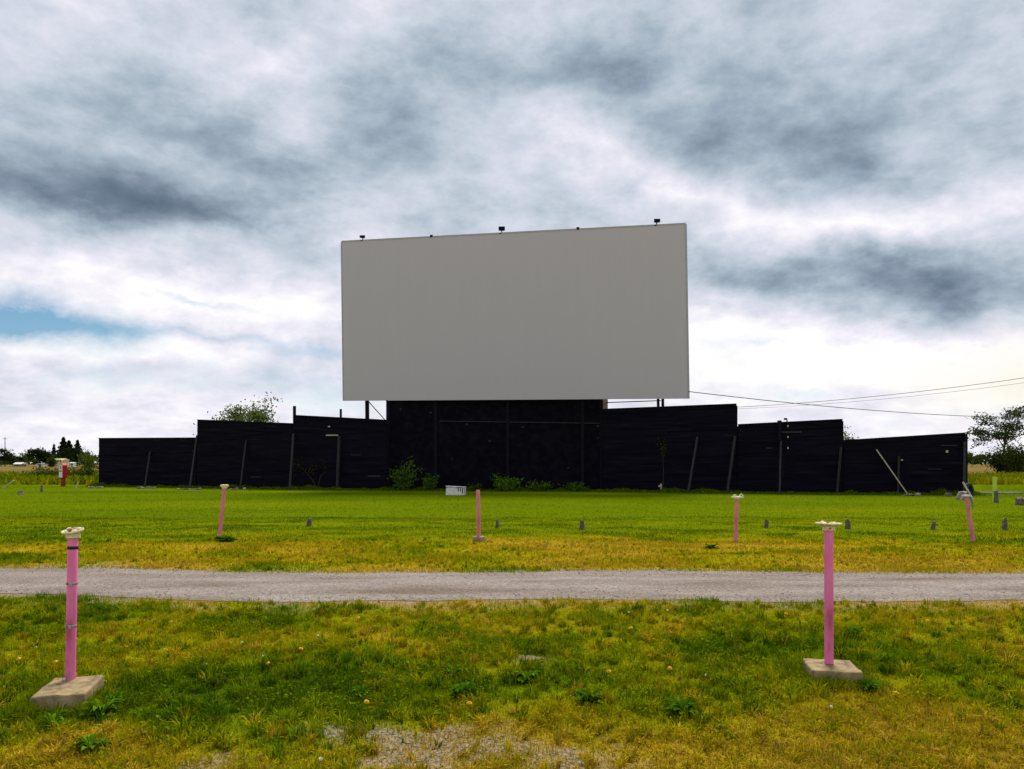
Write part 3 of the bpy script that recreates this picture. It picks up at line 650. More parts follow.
def tree(name, label, cat, loc, h, rx, rz, n_leaf, leaf, col, seed, group=None, base=0.25, flat=0.5, limbs=14, clump=0.16, trunk=0.022):
    rr = np.random.default_rng(seed); root = empty(name, loc, 0, label, cat, group)
    mb = MB(); tr = h*trunk; top = Vector((rr.normal(0, .03)*h, rr.normal(0, .03)*h, h*0.72))
    sp_ = [Vector((0, 0, -0.1)), Vector((rr.normal(0, .015)*h, 0, h*0.22)), Vector((top.x*0.6, top.y*0.6, h*0.48)), top]
    mb.path(sp_, [tr*1.2, tr*0.9, tr*0.6, tr*0.2], 7)
    cz = h*base + (h-h*base)*0.5; rv = (h-h*base)*0.5
    tips = []
    for k in range(limbs):
        t = 0.25 + 0.7*k/limbs; st = sp_[1].lerp(sp_[3], t) if t > 0.2 else sp_[1]
        a = rr.uniform(0, 6.283); q = rr.uniform(0.55, 1.0); zc = rr.uniform(-0.75, 0.95)
        rad = math.sqrt(max(0.05, 1-zc*zc))*q
        e = Vector((rx*rad*math.cos(a), rx*rad*math.sin(a), cz + rv*zc*q*rz))
        midp = st.lerp(e, 0.5) + Vector((0, 0, 0.05*h))
        mb.path([st, midp, e], [tr*0.42, tr*0.26, tr*0.06], 5); tips.append(e); tips.append(midp.lerp(e, 0.5))
        for _ in range(3):
            e2 = e + Vector((rr.normal(0, .14)*rx, rr.normal(0, .14)*rx, rr.normal(0.06, .11)*rv)); m2 = midp.lerp(e, rr.uniform(0.3, 0.9))
            mb.path([m2, m2.lerp(e2, 0.5) + Vector((0, 0, .02*h)), e2], [tr*0.2, tr*0.13, tr*0.05], 4); tips += [e2, m2.lerp(e2, 0.6)]
    mb.build('trunk', M['bark'], root)
    T = np.array([tuple(p) for p in tips]); idx = rr.integers(0, len(T), n_leaf)
    wgt = rr.uniform(0.5, 1.5, len(T))
    P = T[idx] + rr.normal(0, 1, (n_leaf, 3))*np.array([rx*clump, rx*clump, rv*clump*flat])*wgt[idx][:, None]
    P = P[P[:, 2] > 0.05*h]; cv = rr.uniform(0.65, 1.3, len(T))
    o = plant_leaves('crown', P, leaf*rr.uniform(0.6, 1.3, len(P)), col, root, 0.6, 0.7)
    return root

def conifer(label, loc, h, r, n_leaf, col, seed, group):
    rr = np.random.default_rng(seed); root = empty('conifer_tree', loc, 0, label, 'tree', group)
    MB().path([(0, 0, -.1), (0, 0, h*0.5), (0, 0, h*0.97)], [h*.02, h*.014, h*.003], 6).build('trunk', M['bark'], root)
    t = rr.random(n_leaf)**0.75; a = rr.uniform(0, 6.283, n_leaf)
    q = (0.35 + 0.65*rr.random(n_leaf))*(0.75+0.35*np.sin(t*40+a*2)); rad = r*(1-t)**0.8*q
    P = np.stack([rad*np.cos(a), rad*np.sin(a), h*(0.06+0.94*t)], -1)
    plant_leaves('crown', P, h*0.09*rr.uniform(.6, 1.3, n_leaf), col, root, 0.5, 0.6)
    return root

def bush(name, label, cat, loc, h, rx, n_leaf, leaf, col, seed, group=None, stems=7):
    rr = np.random.default_rng(seed); root = empty(name, loc, 0, label, cat, group)
    mb = MB(); T = []
    for k in range(stems):
        a = rr.uniform(0, 6.283); q = rr.uniform(.1, .9)
        e = Vector((rx*q*math.cos(a), rx*q*math.sin(a), h*rr.uniform(.55, 1.0)*(1-0.35*q)))
        mb.path([(0.12*rx*math.cos(a), 0.12*rx*math.sin(a), -.03), e*0.5 + Vector((0, 0, h*.06)), e], [h*.012, h*.009, h*.003], 5)
        T += [e, e*0.75, e*0.5, e*0.3]
    mb.build('stem', M['bark'], root)
    T = np.array([tuple(p) for p in T]); i = rr.integers(0, len(T), n_leaf)
    P = T[i] + rr.normal(0, 1, (n_leaf, 3))*np.array([rx*.2, rx*.2, h*.10]); P[:, 2] = np.abs(P[:, 2])
    plant_leaves('foliage', P, leaf*rr.uniform(.6, 1.3, n_leaf), col, root, 0.55, 0.7, 0.4)
    return root

TR = 'far trees left of the fence'
def gx(px, d): return Vector(((px-CX)*d/F, d, 0))
DK = (0.018, 0.030, 0.010); MDG = (0.045, 0.070, 0.010); LG = (0.085, 0.115, 0.012)
tree('broadleaf_tree', 'dark rounded tree at the very left edge of the picture', 'tree', gx(1, 380), 9.5, 6, 1, 900, 1.3, DK, 1, TR, base=.1)
tree('broadleaf_tree', 'low dark tree right of the thin far pole', 'tree', gx(13, 400), 6, 5.5, 1, 800, 1.2, MDG, 2, TR, base=.05)
tree('broadleaf_tree', 'low green tree behind the small white roof at far left', 'tree', gx(24, 420), 6.2, 5.5, 1, 800, 1.2, MDG, 3, TR, base=.05)
tree('broadleaf_tree', 'wide dark tree left of the tan farmhouse', 'tree', gx(39, 390), 9.2, 6.4, 1, 1500, 1.3, DK, 4, TR, base=.05, clump=.22)
tree('broadleaf_tree', 'second dark tree joining the wide one left of the farmhouse', 'tree', gx(46, 400), 8.2, 4.4, 1, 900, 1.2, DK, 5, TR, base=.05, clump=.22)
bush('shrub', 'small mid green shrub directly left of the tan farmhouse', 'shrub', gx(52, 330), 4.6, 3.0, 700, .8, MDG, 6, TR)
conifer('small dark conifer rising above the tan farmhouse roof', gx(54, 420), 11.5, 3.0, 700, DK, 7, TR)
conifer('tallest dark conifer of the group right of the farmhouse', gx(63.5, 400), 14.5, 5.4, 2200, DK, 8, TR)
conifer('dark conifer in the middle of the group right of the farmhouse', gx(69, 405), 13, 6, 2200, DK, 9, TR)
conifer('rightmost dark conifer of the group right of the farmhouse', gx(77.5, 398), 13, 4.6, 1800, DK, 10, TR)
tree('broadleaf_tree', 'dark bushy tree filling the foot of the conifer group', 'tree', gx(72, 385), 9.5, 6.4, 1, 1500, 1.2, DK, 11, TR, base=.03, clump=.24)
tree('broadleaf_tree', 'thin pale tree between conifers and fence end', 'tree', gx(86, 300), 8.0, 3.0, 1, 260, .8, LG, 12, TR, base=.15)
bush('shrub', 'light green shrub between conifers and fence end', 'shrub', gx(88, 230), 4.0, 3.6, 900, .6, LG, 13, TR)
bush('shrub', 'dark shrub beside the left end of the black fence', 'shrub', gx(90, 78), 1.9, 1.5, 700, .22, (0.05, 0.075, 0.010), 14, TR)
bush('shrub', 'brownish shrub behind the red post box', 'shrub', gx(72, 84), 1.7, 2.6, 1100, .22, (0.065, 0.070, 0.012), 15, TR)
bush('shrub', 'low dark shrub left of the red post box', 'shrub', gx(44, 88), 1.4, 2.6, 1000, .22, (0.05, 0.065, 0.010), 16, TR)
# far wood along the horizon
n = 15000; x = RNG.uniform(-760, 760, n); hh = 3 + 9*fbm(x, x*0, 0.02, 101, 4); y = 720 + RNG.normal(0, 8, n)
P = np.stack([x, y, hh*RNG.random(n)**0.7], -1)
V, Fx, lt, C = leaf_quads(P, RNG.uniform(2, 4.5, n), RNG.uniform(1.6, 3, n), np.array([0.045, 0.066, 0.030])*RNG.uniform(.6, 1.3, n)[:, None], 0.6)
tag(np_mesh('far_wood', V, Fx, lt, M['leaf'], col=C), 'distant wood lining the horizon behind the fields', 'wood', kind='stuff')

tree('broadleaf_tree', 'sparse pale tree rising behind the fence left of the screen', 'tree', gx(249, 74), 7.3, 2.9, 1, 11000, .27, (0.115, 0.145, 0.032), 21, base=.2, limbs=22, clump=.18)
tree('broadleaf_tree', 'small tree peeking over the step of the fence right of the screen', 'tree', gx(846, 72), 4.9, 1.3, 1, 1100, .18, (0.09, 0.11, 0.02), 22, base=.2)
tree('broadleaf_tree', 'open branched tree at the right edge behind the fence end', 'tree', gx(1004, 128), 11.2, 5.3, 1.0, 2900, .42, (0.036, 0.060, 0.014), 37, base=.30, limbs=26, clump=.10, flat=.5, trunk=.018)
bush('shrub', 'big dark shrub under the open branched tree', 'shrub', gx(1004, 126), 4.6, 3.4, 2400, .45, (0.030, 0.050, 0.009), 24, stems=14)
bush('shrub', 'big green shrub at the very right edge of the picture', 'shrub', gx(1019, 122), 5.0, 3.0, 2200, .42, (0.055, 0.080, 0.010), 25, stems=14)
tree('broadleaf_tree', 'distant green tree seen just right of the fence end', 'tree', gx(972, 330), 6.0, 6, 1, 900, 1.0, MDG, 26, base=.05)
tree('broadleaf_tree', 'distant green tree left of the open branched tree', 'tree', gx(986, 340), 5.2, 6, 1, 900, 1.0, MDG, 27, base=.05)

# plants at the foot of the screen tower
VG = (0.075, 0.150, 0.008)
def fd(px): return float(fence_depth(px))
for px, h, rx, n_, lab, cat, seed, col in (
    (405, 1.75, 1.0, 800, 'tall leafy bush at the foot of the screen tower left of the white box', 'bush', 31, VG),
    (431, 1.15, 0.6, 320, 'smaller leafy bush between the tall bush and the white box', 'bush', 32, (0.085, 0.145, 0.008)),
    (506, 1.15, 1.1, 700, 'bright green bush against the black wall right of the centre post', 'bush', 33, (0.095, 0.185, 0.008)),
    (537, 0.75, 0.8, 360, 'low green bush right of the bright bush by the black wall', 'bush', 34, VG),
    (575, 0.55, 0.9, 360, 'spreading low bush farthest right under the screen', 'bush', 35, VG),
    (477, 0.45, 0.6, 200, 'short weedy bush just right of the white box', 'bush', 36, (0.07, 0.10, 0.01))):
    bush('bush', lab, cat, gx(px, fd(px)-1.0), h, rx, n_, .17, col, seed, 'bushes along the black wall', stems=9)
# creeper with reddish leaves hanging on the fence
d0 = fd(317); root = empty('creeper', gx(317, d0-0.28), 0, 'reddish green creeper on the black fence left of the screen tower', 'creeper')
MB().path([(0, 0, 0), (-.3, .05, .6), (-.9, .08, 1.3), (-1.3, .1, 1.5)], [.02, .015, .01, .005], 5).path([(0, 0, 0), (.2, .05, .8), (.8, .08, 1.35), (1.5, .1, 1.3)], [.02, .015, .01, .005], 5).build('stem', M['bark'], root)
n = 220; t = RNG.uniform(-1.6, 1.5, n); P = np.stack([t, RNG.uniform(0, .14, n), 1.35 + .18*np.sin(t*4) + RNG.normal(0, .22, n)], -1)
plant_leaves('foliage', P, RNG.uniform(.08, .18, n), (0.060, 0.045, 0.008), root)
d0 = fd(663); root = empty('creeper', gx(663, d0-0.45), 0, 'small tuft of green creeper high on the fence under the twin posts', 'creeper')
MB().path([(0, .1, 0), (.05, .12, 1.2), (0, .1, 2.5)], [.015, .012, .006], 5).build('stem', M['bark'], root)
n = 70; P = np.stack([RNG.normal(0, .15, n), RNG.uniform(0, .12, n), 2.5 + RNG.normal(0, .2, n)], -1)
plant_leaves('foliage', P, RNG.uniform(.08, .16, n), (0.055, 0.065, 0.008), root)

# broad-leaved weeds in the near grass: one model per habit, copied
def weed_model(h, r, n_leaf, col, seed):
    rr = np.random.default_rng(seed); V = []; Fc = []; C = []; k = 0
    for i in range(n_leaf):
        a = rr.uniform(0, 6.283); L_ = r*rr.uniform(.5, 1.1); lift = rr.uniform(.15, 1.0); wd = L_*rr.uniform(.09, .17)
        d_ = np.array([math.cos(a), math.sin(a), 0]); s_ = np.array([-math.sin(a), math.cos(a), 0])
        c0 = np.array(col)*rr.uniform(.65, 1.35); twist = rr.normal(0, .35)
        row = []
        for q, ww in ((0.05, .25), (.3, .8), (.6, 1.0), (.85, .6), (1.0, .05)):
            p = d_*L_*q + np.array([0, 0, h*lift*math.sin(q*2.2)])
            sv = s_*wd*ww + np.array([0, 0, 1])*wd*ww*twist
            V += [p-sv, p + np.array([0, 0, -wd*ww*0.35]), p+sv]; C += [c0, c0*1.15, c0]; row.append(k); k += 3
        for j in range(4):
            a0, b0_ = row[j], row[j+1]
            Fc += [(a0, a0+1, b0_+1, b0_), (a0+1, a0+2, b0_+2, b0_+1)]
    return np.array(V), np.array(Fc), np.array(C)
def weed(label, px, py, h, r, n_leaf, col, seed):
    p = gp(px, py); p.z = float(height(np.array([p.x]), np.array([p.y]))[0])
    V, Fc, C = weed_model(h*.85, r*.68, int(n_leaf*2.2), col, seed)
    o = np_mesh('broadleaf_weed', V, Fc.ravel(), np.full(len(Fc), 4), M['leaf'], col=C, smooth=True); o.location = p
    return tag(o, label, 'weed', 'broad leaved weeds in the near grass')
WD = (0.055, 0.125, 0.004); WB = (0.090, 0.170, 0.005)
weed('big leafy weed at the right foot of the left concrete block', 101, 716, .16, .20, 26, WB, 1)
weed('dark weed tucked behind the big leafy one beside the left block', 114, 704, .13, .16, 22, WD, 2)
weed('leafy weed in front of the left concrete block', 52, 727, .12, .15, 20, WB, 3)
weed('weed with long pale leaves below the left block near the corner', 92, 752, .10, .17, 18, WB, 4)
weed('dark weed with a yellow dandelion at its right in left of centre grass', 362, 697, .11, .13, 24, WD, 5)
weed('dark weed with a dandelion beside it just above the gravel patch', 461, 697, .12, .16, 28, WD, 6)
weed('dark leafy clump in the grass above the centre of the gravel patch', 452, 675, .10, .15, 26, WD, 7)
weed('wide leafy clump right of centre on the edge of the dry patch', 528, 682, .11, .19, 30, WB, 8)
weed('dark leafy clump right of the gravel patch near the bottom', 588, 705, .12, .17, 28, WD, 9)
weed('dark clump in the grass left of the right concrete block', 684, 712, .12, .2, 30, WD, 10)
weed('dark leafy clump right of the right concrete block', 868, 690, .11, .15, 24, WD, 14)
weed('low leafy clump behind the right pink post near the lane', 850, 637, .11, .17, 24, WD, 16)
weed('low leafy clump right of the left pink post near the lane', 96, 610, .12, .22, 26, WD, 17)
weed('green tuft around the base of the tilted post beyond the lane', 226, 541, .16, .34, 34, WD, 18)
weed('dark tuft in the yellow verge left of the third far post', 712, 549, .12, .24, 24, WD, 19)

# dandelions
def dandelion_proto(mat, r):
    root = empty('dandelion', (0, 0, 0))
    MB().path([(0, 0, 0), (.004, .002, .03), (0, 0, .062)], [.0022, .002, .002], 6).build('stalk', M['stalk'], root)
    mb = MB()
    for ring, (n_, rr_, z) in enumerate(((14, 1.0, .060), (12, .75, .065), (8, .45, .069))):
        for i in range(n_):
            a = 2*math.pi*i/n_ + ring*.3; d_ = Vector((math.cos(a), math.sin(a), 0)); s_ = Vector((-math.sin(a), math.cos(a), 0))
            p0 = Vector((0, 0, z)); p1 = p0 + d_*r*rr_*.6 + Vector((0, 0, .004)); p2 = p0 + d_*r*rr_ + Vector((0, 0, .001))
            w_ = r*.16
            mb.add([p0 - s_*w_*.4, p0 + s_*w_*.4, p1 + s_*w_, p2 + s_*w_*.6, p2 - s_*w_*.6, p1 - s_*w_], [(0, 1, 2, 5), (5, 2, 3, 4)])
    mb.build('petals', mat, root)
    return root
pY = dandelion_proto(M['petal'], .0195); pW = dandelion_proto(M['whitepetal'], .011); pW.name = 'daisy'
used = set()
def flower(proto, px, py, label, cat, group):
    o = proto if proto.name not in used and not used.add(proto.name) else copy_tree(proto)
    p = gp(px, py + 4); p.z = float(height(np.array([p.x]), np.array([p.y]))[0])
    o.location = p; o.rotation_euler = (R(random.uniform(15, 48)), R(random.uniform(-10, 10)), random.uniform(-.6, .6))
    tag(o, label, cat, group)
DG, WG = 'dandelions in the near grass', 'small white flowers in the near grass'
for px, py, lab in ((21, 661, 'yellow dandelion nearest the left edge, left of the pink post'), (57, 664, 'yellow dandelion touching the left side of the left pink post'),
    (104, 684, 'yellow dandelion at the right corner of the left concrete block'), (174, 620, 'yellow dandelion in the grass near the lane right of the left post'),
    (270, 665, 'yellow dandelion below a cluster of white flowers'), (300, 650, 'small yellow dandelion left of centre in the middle of the grass'),
    (365, 701, 'bright yellow dandelion beside a dark weed left of centre'), (469, 704, 'bright yellow dandelion beside a dark weed above the gravel'),
    (610, 673, 'yellow dandelion right of centre, left one of a pair'), (669, 669, 'yellow dandelion right of centre, right one of a pair'),
    (894, 692, 'yellow dandelion right of the right concrete block'), (632, 629, 'yellow dandelion near the lane right of centre'),
    (927, 620, 'pale yellow dandelion near the lane far right'), (786, 614, 'small yellow dandelion near the lane left of the right post'),
    (360, 618, 'small yellow dandelion near the lane left of centre'), (165, 650, 'yellow dandelion left one of three in the grass')):
    flower(pY, px, py, lab, 'dandelion', DG)
for px, py, lab in ((36, 646, 'white flower at far left beside the left post'), (242, 643, 'white flower above the dandelion in the left grass'),
    (265, 658, 'white flower touching the dandelion in the left grass'), (318, 635, 'white flower near the lane left of centre'),
    (704, 675, 'white flower left of the right concrete block'), (667, 612, 'white flower right at the lane edge right of centre'),
    (828, 705, 'white flower in the grass below the right block'), (628, 612, 'white flower at the lane edge left of its neighbour'), (318, 762, 'white stalky flower at the bottom left of the gravel')):
    flower(pW, px, py, lab, 'flower', WG)

# ------------------------------------------------------------------ near speaker posts
def post_cap(root, ztop, tilt, rx=.078, tiltx=0.0):
    q = Matrix.Rotation(tilt, 3, 'Y') @ Matrix.Rotation(tiltx, 3, 'X')
    mb = MB().lathe([(.045, -.036), (.048, -.034), (.048, -.004), (.042, 0.0)], 24)
    cap = mb.build('collar', M['cream'], root, smooth=True, loc=(0, 0, ztop))
    mb = MB(); mb.lathe([(.040, -.002), (rx*.8, 0.004), (rx, .012), (rx*1.0, .022), (rx*.93, .024), (rx*.86, .016), (.02, .013)], 32, sy=.78)
    for a, rr_, hh_ in ((0.6, .045, .016), (2.4, .050, .020), (3.6, .04, .014), (5.3, .052, .018)):
        mb.lathe([(.016, .010), (.016, .010+hh_), (.010, .014+hh_)], 10, c=(rr_*math.cos(a), rr_*.75*math.sin(a), 0))
    mb.v = [tuple(q @ Vector(v)) for v in mb.v]
    pl = mb.build('junction_plate', M['cream'], root, smooth=True, loc=(0, 0, ztop))
    mb = MB().lathe([(.018, .012), (.02, .028), (.012, .034)], 10, c=(-.02, .0, 0)).lathe([(.010, .012), (.012, .03), (.006, .036)], 8, c=(.028, -.02, 0))
    mb.v = [tuple(q @ Vector(v)) for v in mb.v]
    mb.build('terminal', M['rust'], pl, smooth=True)
def block(root, hx, hy, z0, z1, rz, off, bevel=.012):
    rr = random.Random(int(hx*1000)+int(rz*100)); mb = MB(); n_ = 6
    # chipped block from a jittered grid
    vs = {}; 
    def vid(i, j, k):
        key = (i, j, k)
        if key not in vs:
            jx = rr.uniform(-.006, .006); jy = rr.uniform(-.006, .006); jz = rr.uniform(-.004, .004)
            tap = 1.0 - .06*k
            vs[key] = len(mb.v); mb.v.append(((-hx + 2*hx*i/n_)*tap + jx, (-hy + 2*hy*j/n_)*tap + jy, z0 + (z1-z0)*k + jz))
        return vs[key]
    for i in range(n_):
        for j in range(n_):
            mb.f.append((vid(i, j, 1), vid(i+1, j, 1), vid(i+1, j+1, 1), vid(i, j+1, 1)))
        mb.f.append((vid(i, 0, 0), vid(i+1, 0, 0), vid(i+1, 0, 1), vid(i, 0, 1))); mb.f.append((vid(i+1, n_, 0), vid(i, n_, 0), vid(i, n_, 1), vid(i+1, n_, 1)))
        mb.f.append((vid(0, i+1, 0), vid(0, i, 0), vid(0, i, 1), vid(0, i+1, 1))); mb.f.append((vid(n_, i, 0), vid(n_, i+1, 0), vid(n_, i+1, 1), vid(n_, i, 1)))
    o = mb.build('concrete_base', M['concrete'], root, bevel=bevel); o.location = off; o.rotation_euler = (0, 0, rz); return o

def ghz(p): return float(height(np.array([p.x]), np.array([p.y]))[0])
SG = 'pink speaker posts'
r1 = empty('speaker_post', (PL.x, PL.y, 0), 0, 'nearest left pink speaker post with black band and tan concrete block', 'speaker post', SG)
block(r1, .175, .26, -.08, .100, R(13), (0.075, -.15, 0))
lean = (73-70)*5.7/F
MB().lathe([(.034, .08), (.034, 1.13), (.031, 1.135)], 24).build('pipe', M['pink'], r1, smooth=True)
def shear(root, k):      # lean a post
    for ch in root.children:
        if ch.name.startswith('concrete'): continue
        ch.rotation_euler = (0, k, 0); 
        z = ch.location.z; ch.location = (z*math.sin(k), 0, z*math.cos(k))
post_cap(r1, 1.150, R(-7), tiltx=R(14))
MB().lathe([(.0355, -.011), (.037, -.008), (.037, .008), (.0355, .011)], 24).build('black_band', M['blackband'], r1, smooth=True, loc=(0, 0, 1.045))
for z in (.79, .485):
    o = MB().lathe([(.0352, -.008), (.0365, -.006), (.0365, .006), (.0352, .008)], 24).box((.012, -.041, 0), (.018, .012, .022)).box((-.020, -.036, 0), (.010, .010, .016)).build('hose_clamp', M['clamp'], r1, smooth=True, loc=(0, 0, z))
MB().path([(-.02, -.045, .02), (-.025, -.05, -.01), (-.015, -.07, -.045), (-.03, -.085, -.052)], [.003]*4, 6).path([(.015, -.045, .03), (.02, -.05, -.01), (.012, -.062, -.045), (.03, -.07, -.05)], [.003]*4, 6).path([(-.003, -.045, .0), (.0, -.055, -.03), (-.006, -.08, -.05)], [.003]*3, 6).build('wire', M['wire'], r1, loc=(0, 0, .138))
shear(r1, lean/1.1)
r2 = empty('speaker_post', (PR.x, PR.y, 0), 0, 'nearest right pink speaker post with white cap on grassy concrete block', 'speaker post', SG)
block(r2, .19, .20, -.08, .095, R(-10), (0.01, -.03, 0))
MB().lathe([(.034, .10), (.034, 1.145), (.031, 1.15)], 24).build('pipe', M['pink'], r2, smooth=True)
post_cap(r2, 1.165, R(1), .10)
MB().box((-.01, -.053, 0), (.012, .006, .012)).build('screw', M['rust'], r2, loc=(0, 0, 1.147))
shear(r2, -.002)
# far row
for bx, by, tx, ty, lab, cap, blk in ((219, 538, 224.5, 487, 'tilted pink post beyond the lane leaning right on the left', 'small', 0), (479, 541, 478, 490, 'bare topped pink post on a small concrete block at centre', None, 1),
        (735.5, 541, 737, 498, 'upright pink post with broken white cap beyond the lane right of centre', 'broken', 0), (974, 541, 966.5, 497, 'pink post leaning left in front of the right fence end', 'knot', 0)):
    p = gp(bx, by); dd = p.y; top = at(tx, ty, dd)
    r = empty('speaker_post', p, 0, lab, 'speaker post', SG)
    hgt = top.z; dx = top.x - p.x
    MB().tube((0, 0, -.1), (dx, 0, hgt), .044, .042, 16).build('pipe', M['salmon'], r, smooth=True)
    if blk: block(r, .13, .13, -.05, .10, R(6), (0.0, -.02, 0))
    if cap == 'small':
        MB().lathe([(.060, -.03), (.064, 0), (.09, .015), (.085, .05), (.05, .055)], 14, c=(dx, 0, hgt)).build('junction_plate', M['cream'], r, smooth=True)
    if cap == 'broken':
        MB().lathe([(.056, -.02), (.058, 0), (.12, .01), (.115, .03), (.03, .035)], 14, c=(dx, 0, hgt)).path([(dx+.03, 0, hgt+.02), (dx+.09, 0, hgt+.09), (dx+.13, 0, hgt+.05), (dx+.12, 0, hgt-.02)], [.014]*4, 6).box((dx-.05, 0, hgt+.05), (.06, .05, .05)).build('junction_plate', M['cream'], r, smooth=True)
    if cap == 'knot':
        MB().lathe([(.058, -.02), (.06, .0), (.10, .01), (.09, .04), (.03, .05)], 14, c=(dx, 0, hgt)).path([(dx-.02, 0, hgt+.02), (dx-.08, 0, hgt+.0), (dx-.13, 0, hgt-.06)], [.02, .02, .01], 6).build('junction_plate', M['clamp'], r, smooth=True)
        MB().path([(dx+.05, -.03, hgt+.03), (dx+.09, -.05, hgt-.10), (dx+.10, -.05, hgt-.25)], [.02, .022, .008], 6).build('wire', M['wire'], r, smooth=True)

# ------------------------------------------------------------------ weathered stubs in the lawn
def stub(label, px, py, h, wd, dp, lean_, seed, mat='stone', name='post_stub', cat='post stub', group='weathered stubs in the lawn', notch=False):
    wd *= .85; h *= .88
    rr = random.Random(seed); p = gp(px, py); mb = MB()
    prof = []
    n_ = 9
    for k in range(6):
        q = k/5
        for i in range(n_):
            a = 2*math.pi*i/n_; rr_ = 1 - .25*q*rr.random()
            z = h*q*(1 + (.14*rr.uniform(-1, 1) if k == 5 else 0)) - .03*(k == 0)
            if notch and k == 5 and abs(math.cos(a)) < .5: z *= .6
            mb.v.append((wd/2*rr_*math.cos(a)*(1-.15*q) + lean_*h*q, dp/2*rr_*math.sin(a), z))
    for k in range(5):
        for i in range(n_): mb.f.append((k*n_+i, k*n_+(i+1) % n_, (k+1)*n_+(i+1) % n_, (k+1)*n_+i))
    mb.f.append(tuple(range(5*n_, 6*n_)))
    o = mb.build(name, M[mat], None, smooth=False, loc=p); return tag(o, label, cat, group)
stub('short grey stub in the lawn right of the tilted post', 309, 526, .22, .17, .14, .08, 1)
stub('narrow pale stub in the lawn right of the bare centre post', 497, 529, .25, .12, .12, .05, 2, notch=True)
stub('rounded grey stub standing alone right of centre', 582, 530, .25, .17, .14, 0, 3)
stub('pale narrow stub right of the post with broken cap', 766, 529, .27, .14, .12, .1, 4, notch=True)
stub('dark rounded stub right of the white capped near post', 848, 529, .25, .18, .15, -.05, 5)
stub('low grey stub left of the leaning right hand post', 933, 529, .20, .14, .12, .12, 6)
stub('tall two toned stub right of the leaning right hand post', 1005, 529, .30, .15, .13, -.04, 7, notch=True)
stub('dark wooden stub in the weeds left of the red post box', 41.5, 492, .45, .16, .16, .02, 8)
stub('squat pale lump on the ground at the far left', 21, 494.5, .22, .42, .3, 0, 9, 'rubble', 'rubble_block', 'rubble')
stub('grey stub at the foot of the lime stake', 996.5, 502.5, .52, .22, .2, -.05, 10)
stub('grey brown boulder in the grass at the right edge', 1021, 505, .30, .55, .4, 0, 11, 'stone', 'boulder', 'boulder')
stub('pale concrete lump by the right end of the fence', 961, 500, .40, .60, .4, .2, 12, 'rubble', 'rubble_block', 'rubble')
stub('dark lump beside the pink post at the fence end', 948, 496.5, .2, .5, .3, 0, 13, 'stone', 'rubble_block', 'rubble')
for px, py, lab, sd_, w_ in ((94, 488.2, 'heap of pale rubble at the left end of the fence', 1, 1.7), (147, 488.6, 'flat pale rubble at the foot of the first fence brace', 2, 0.9), (190, 489.8, 'flat pale rubble where the first fence step stands', 3, 1.1),
                       (239, 490, 'flat pale rubble at the foot of the brace under the pale tree', 4, 0.9), (911, 496, 'pale stones at the foot of the leaning plank', 5, 0.7)):
    rr = random.Random(sd_); p = gp(px, py); r = empty('rubble_heap', p, 0, lab, 'rubble', 'rubble along the fence')
    for k in range(5):
        q = Matrix.Rotation(rr.uniform(0, 3), 3, 'Z') @ Matrix.Rotation(rr.uniform(-.3, .3), 3, 'X'); mb = MB()
        mb.box((rr.uniform(-.5, .5)*w_, rr.uniform(-.25, .25), .04), (rr.uniform(.12, .34)*w_, rr.uniform(.15, .35), rr.uniform(.06, .18)), q)
        mb.v = [tuple(c_ + rr.uniform(-.03, .03) for c_ in v_) for v_ in mb.v]
        mb.build('stone', M['rubble'], r, bevel=.025)

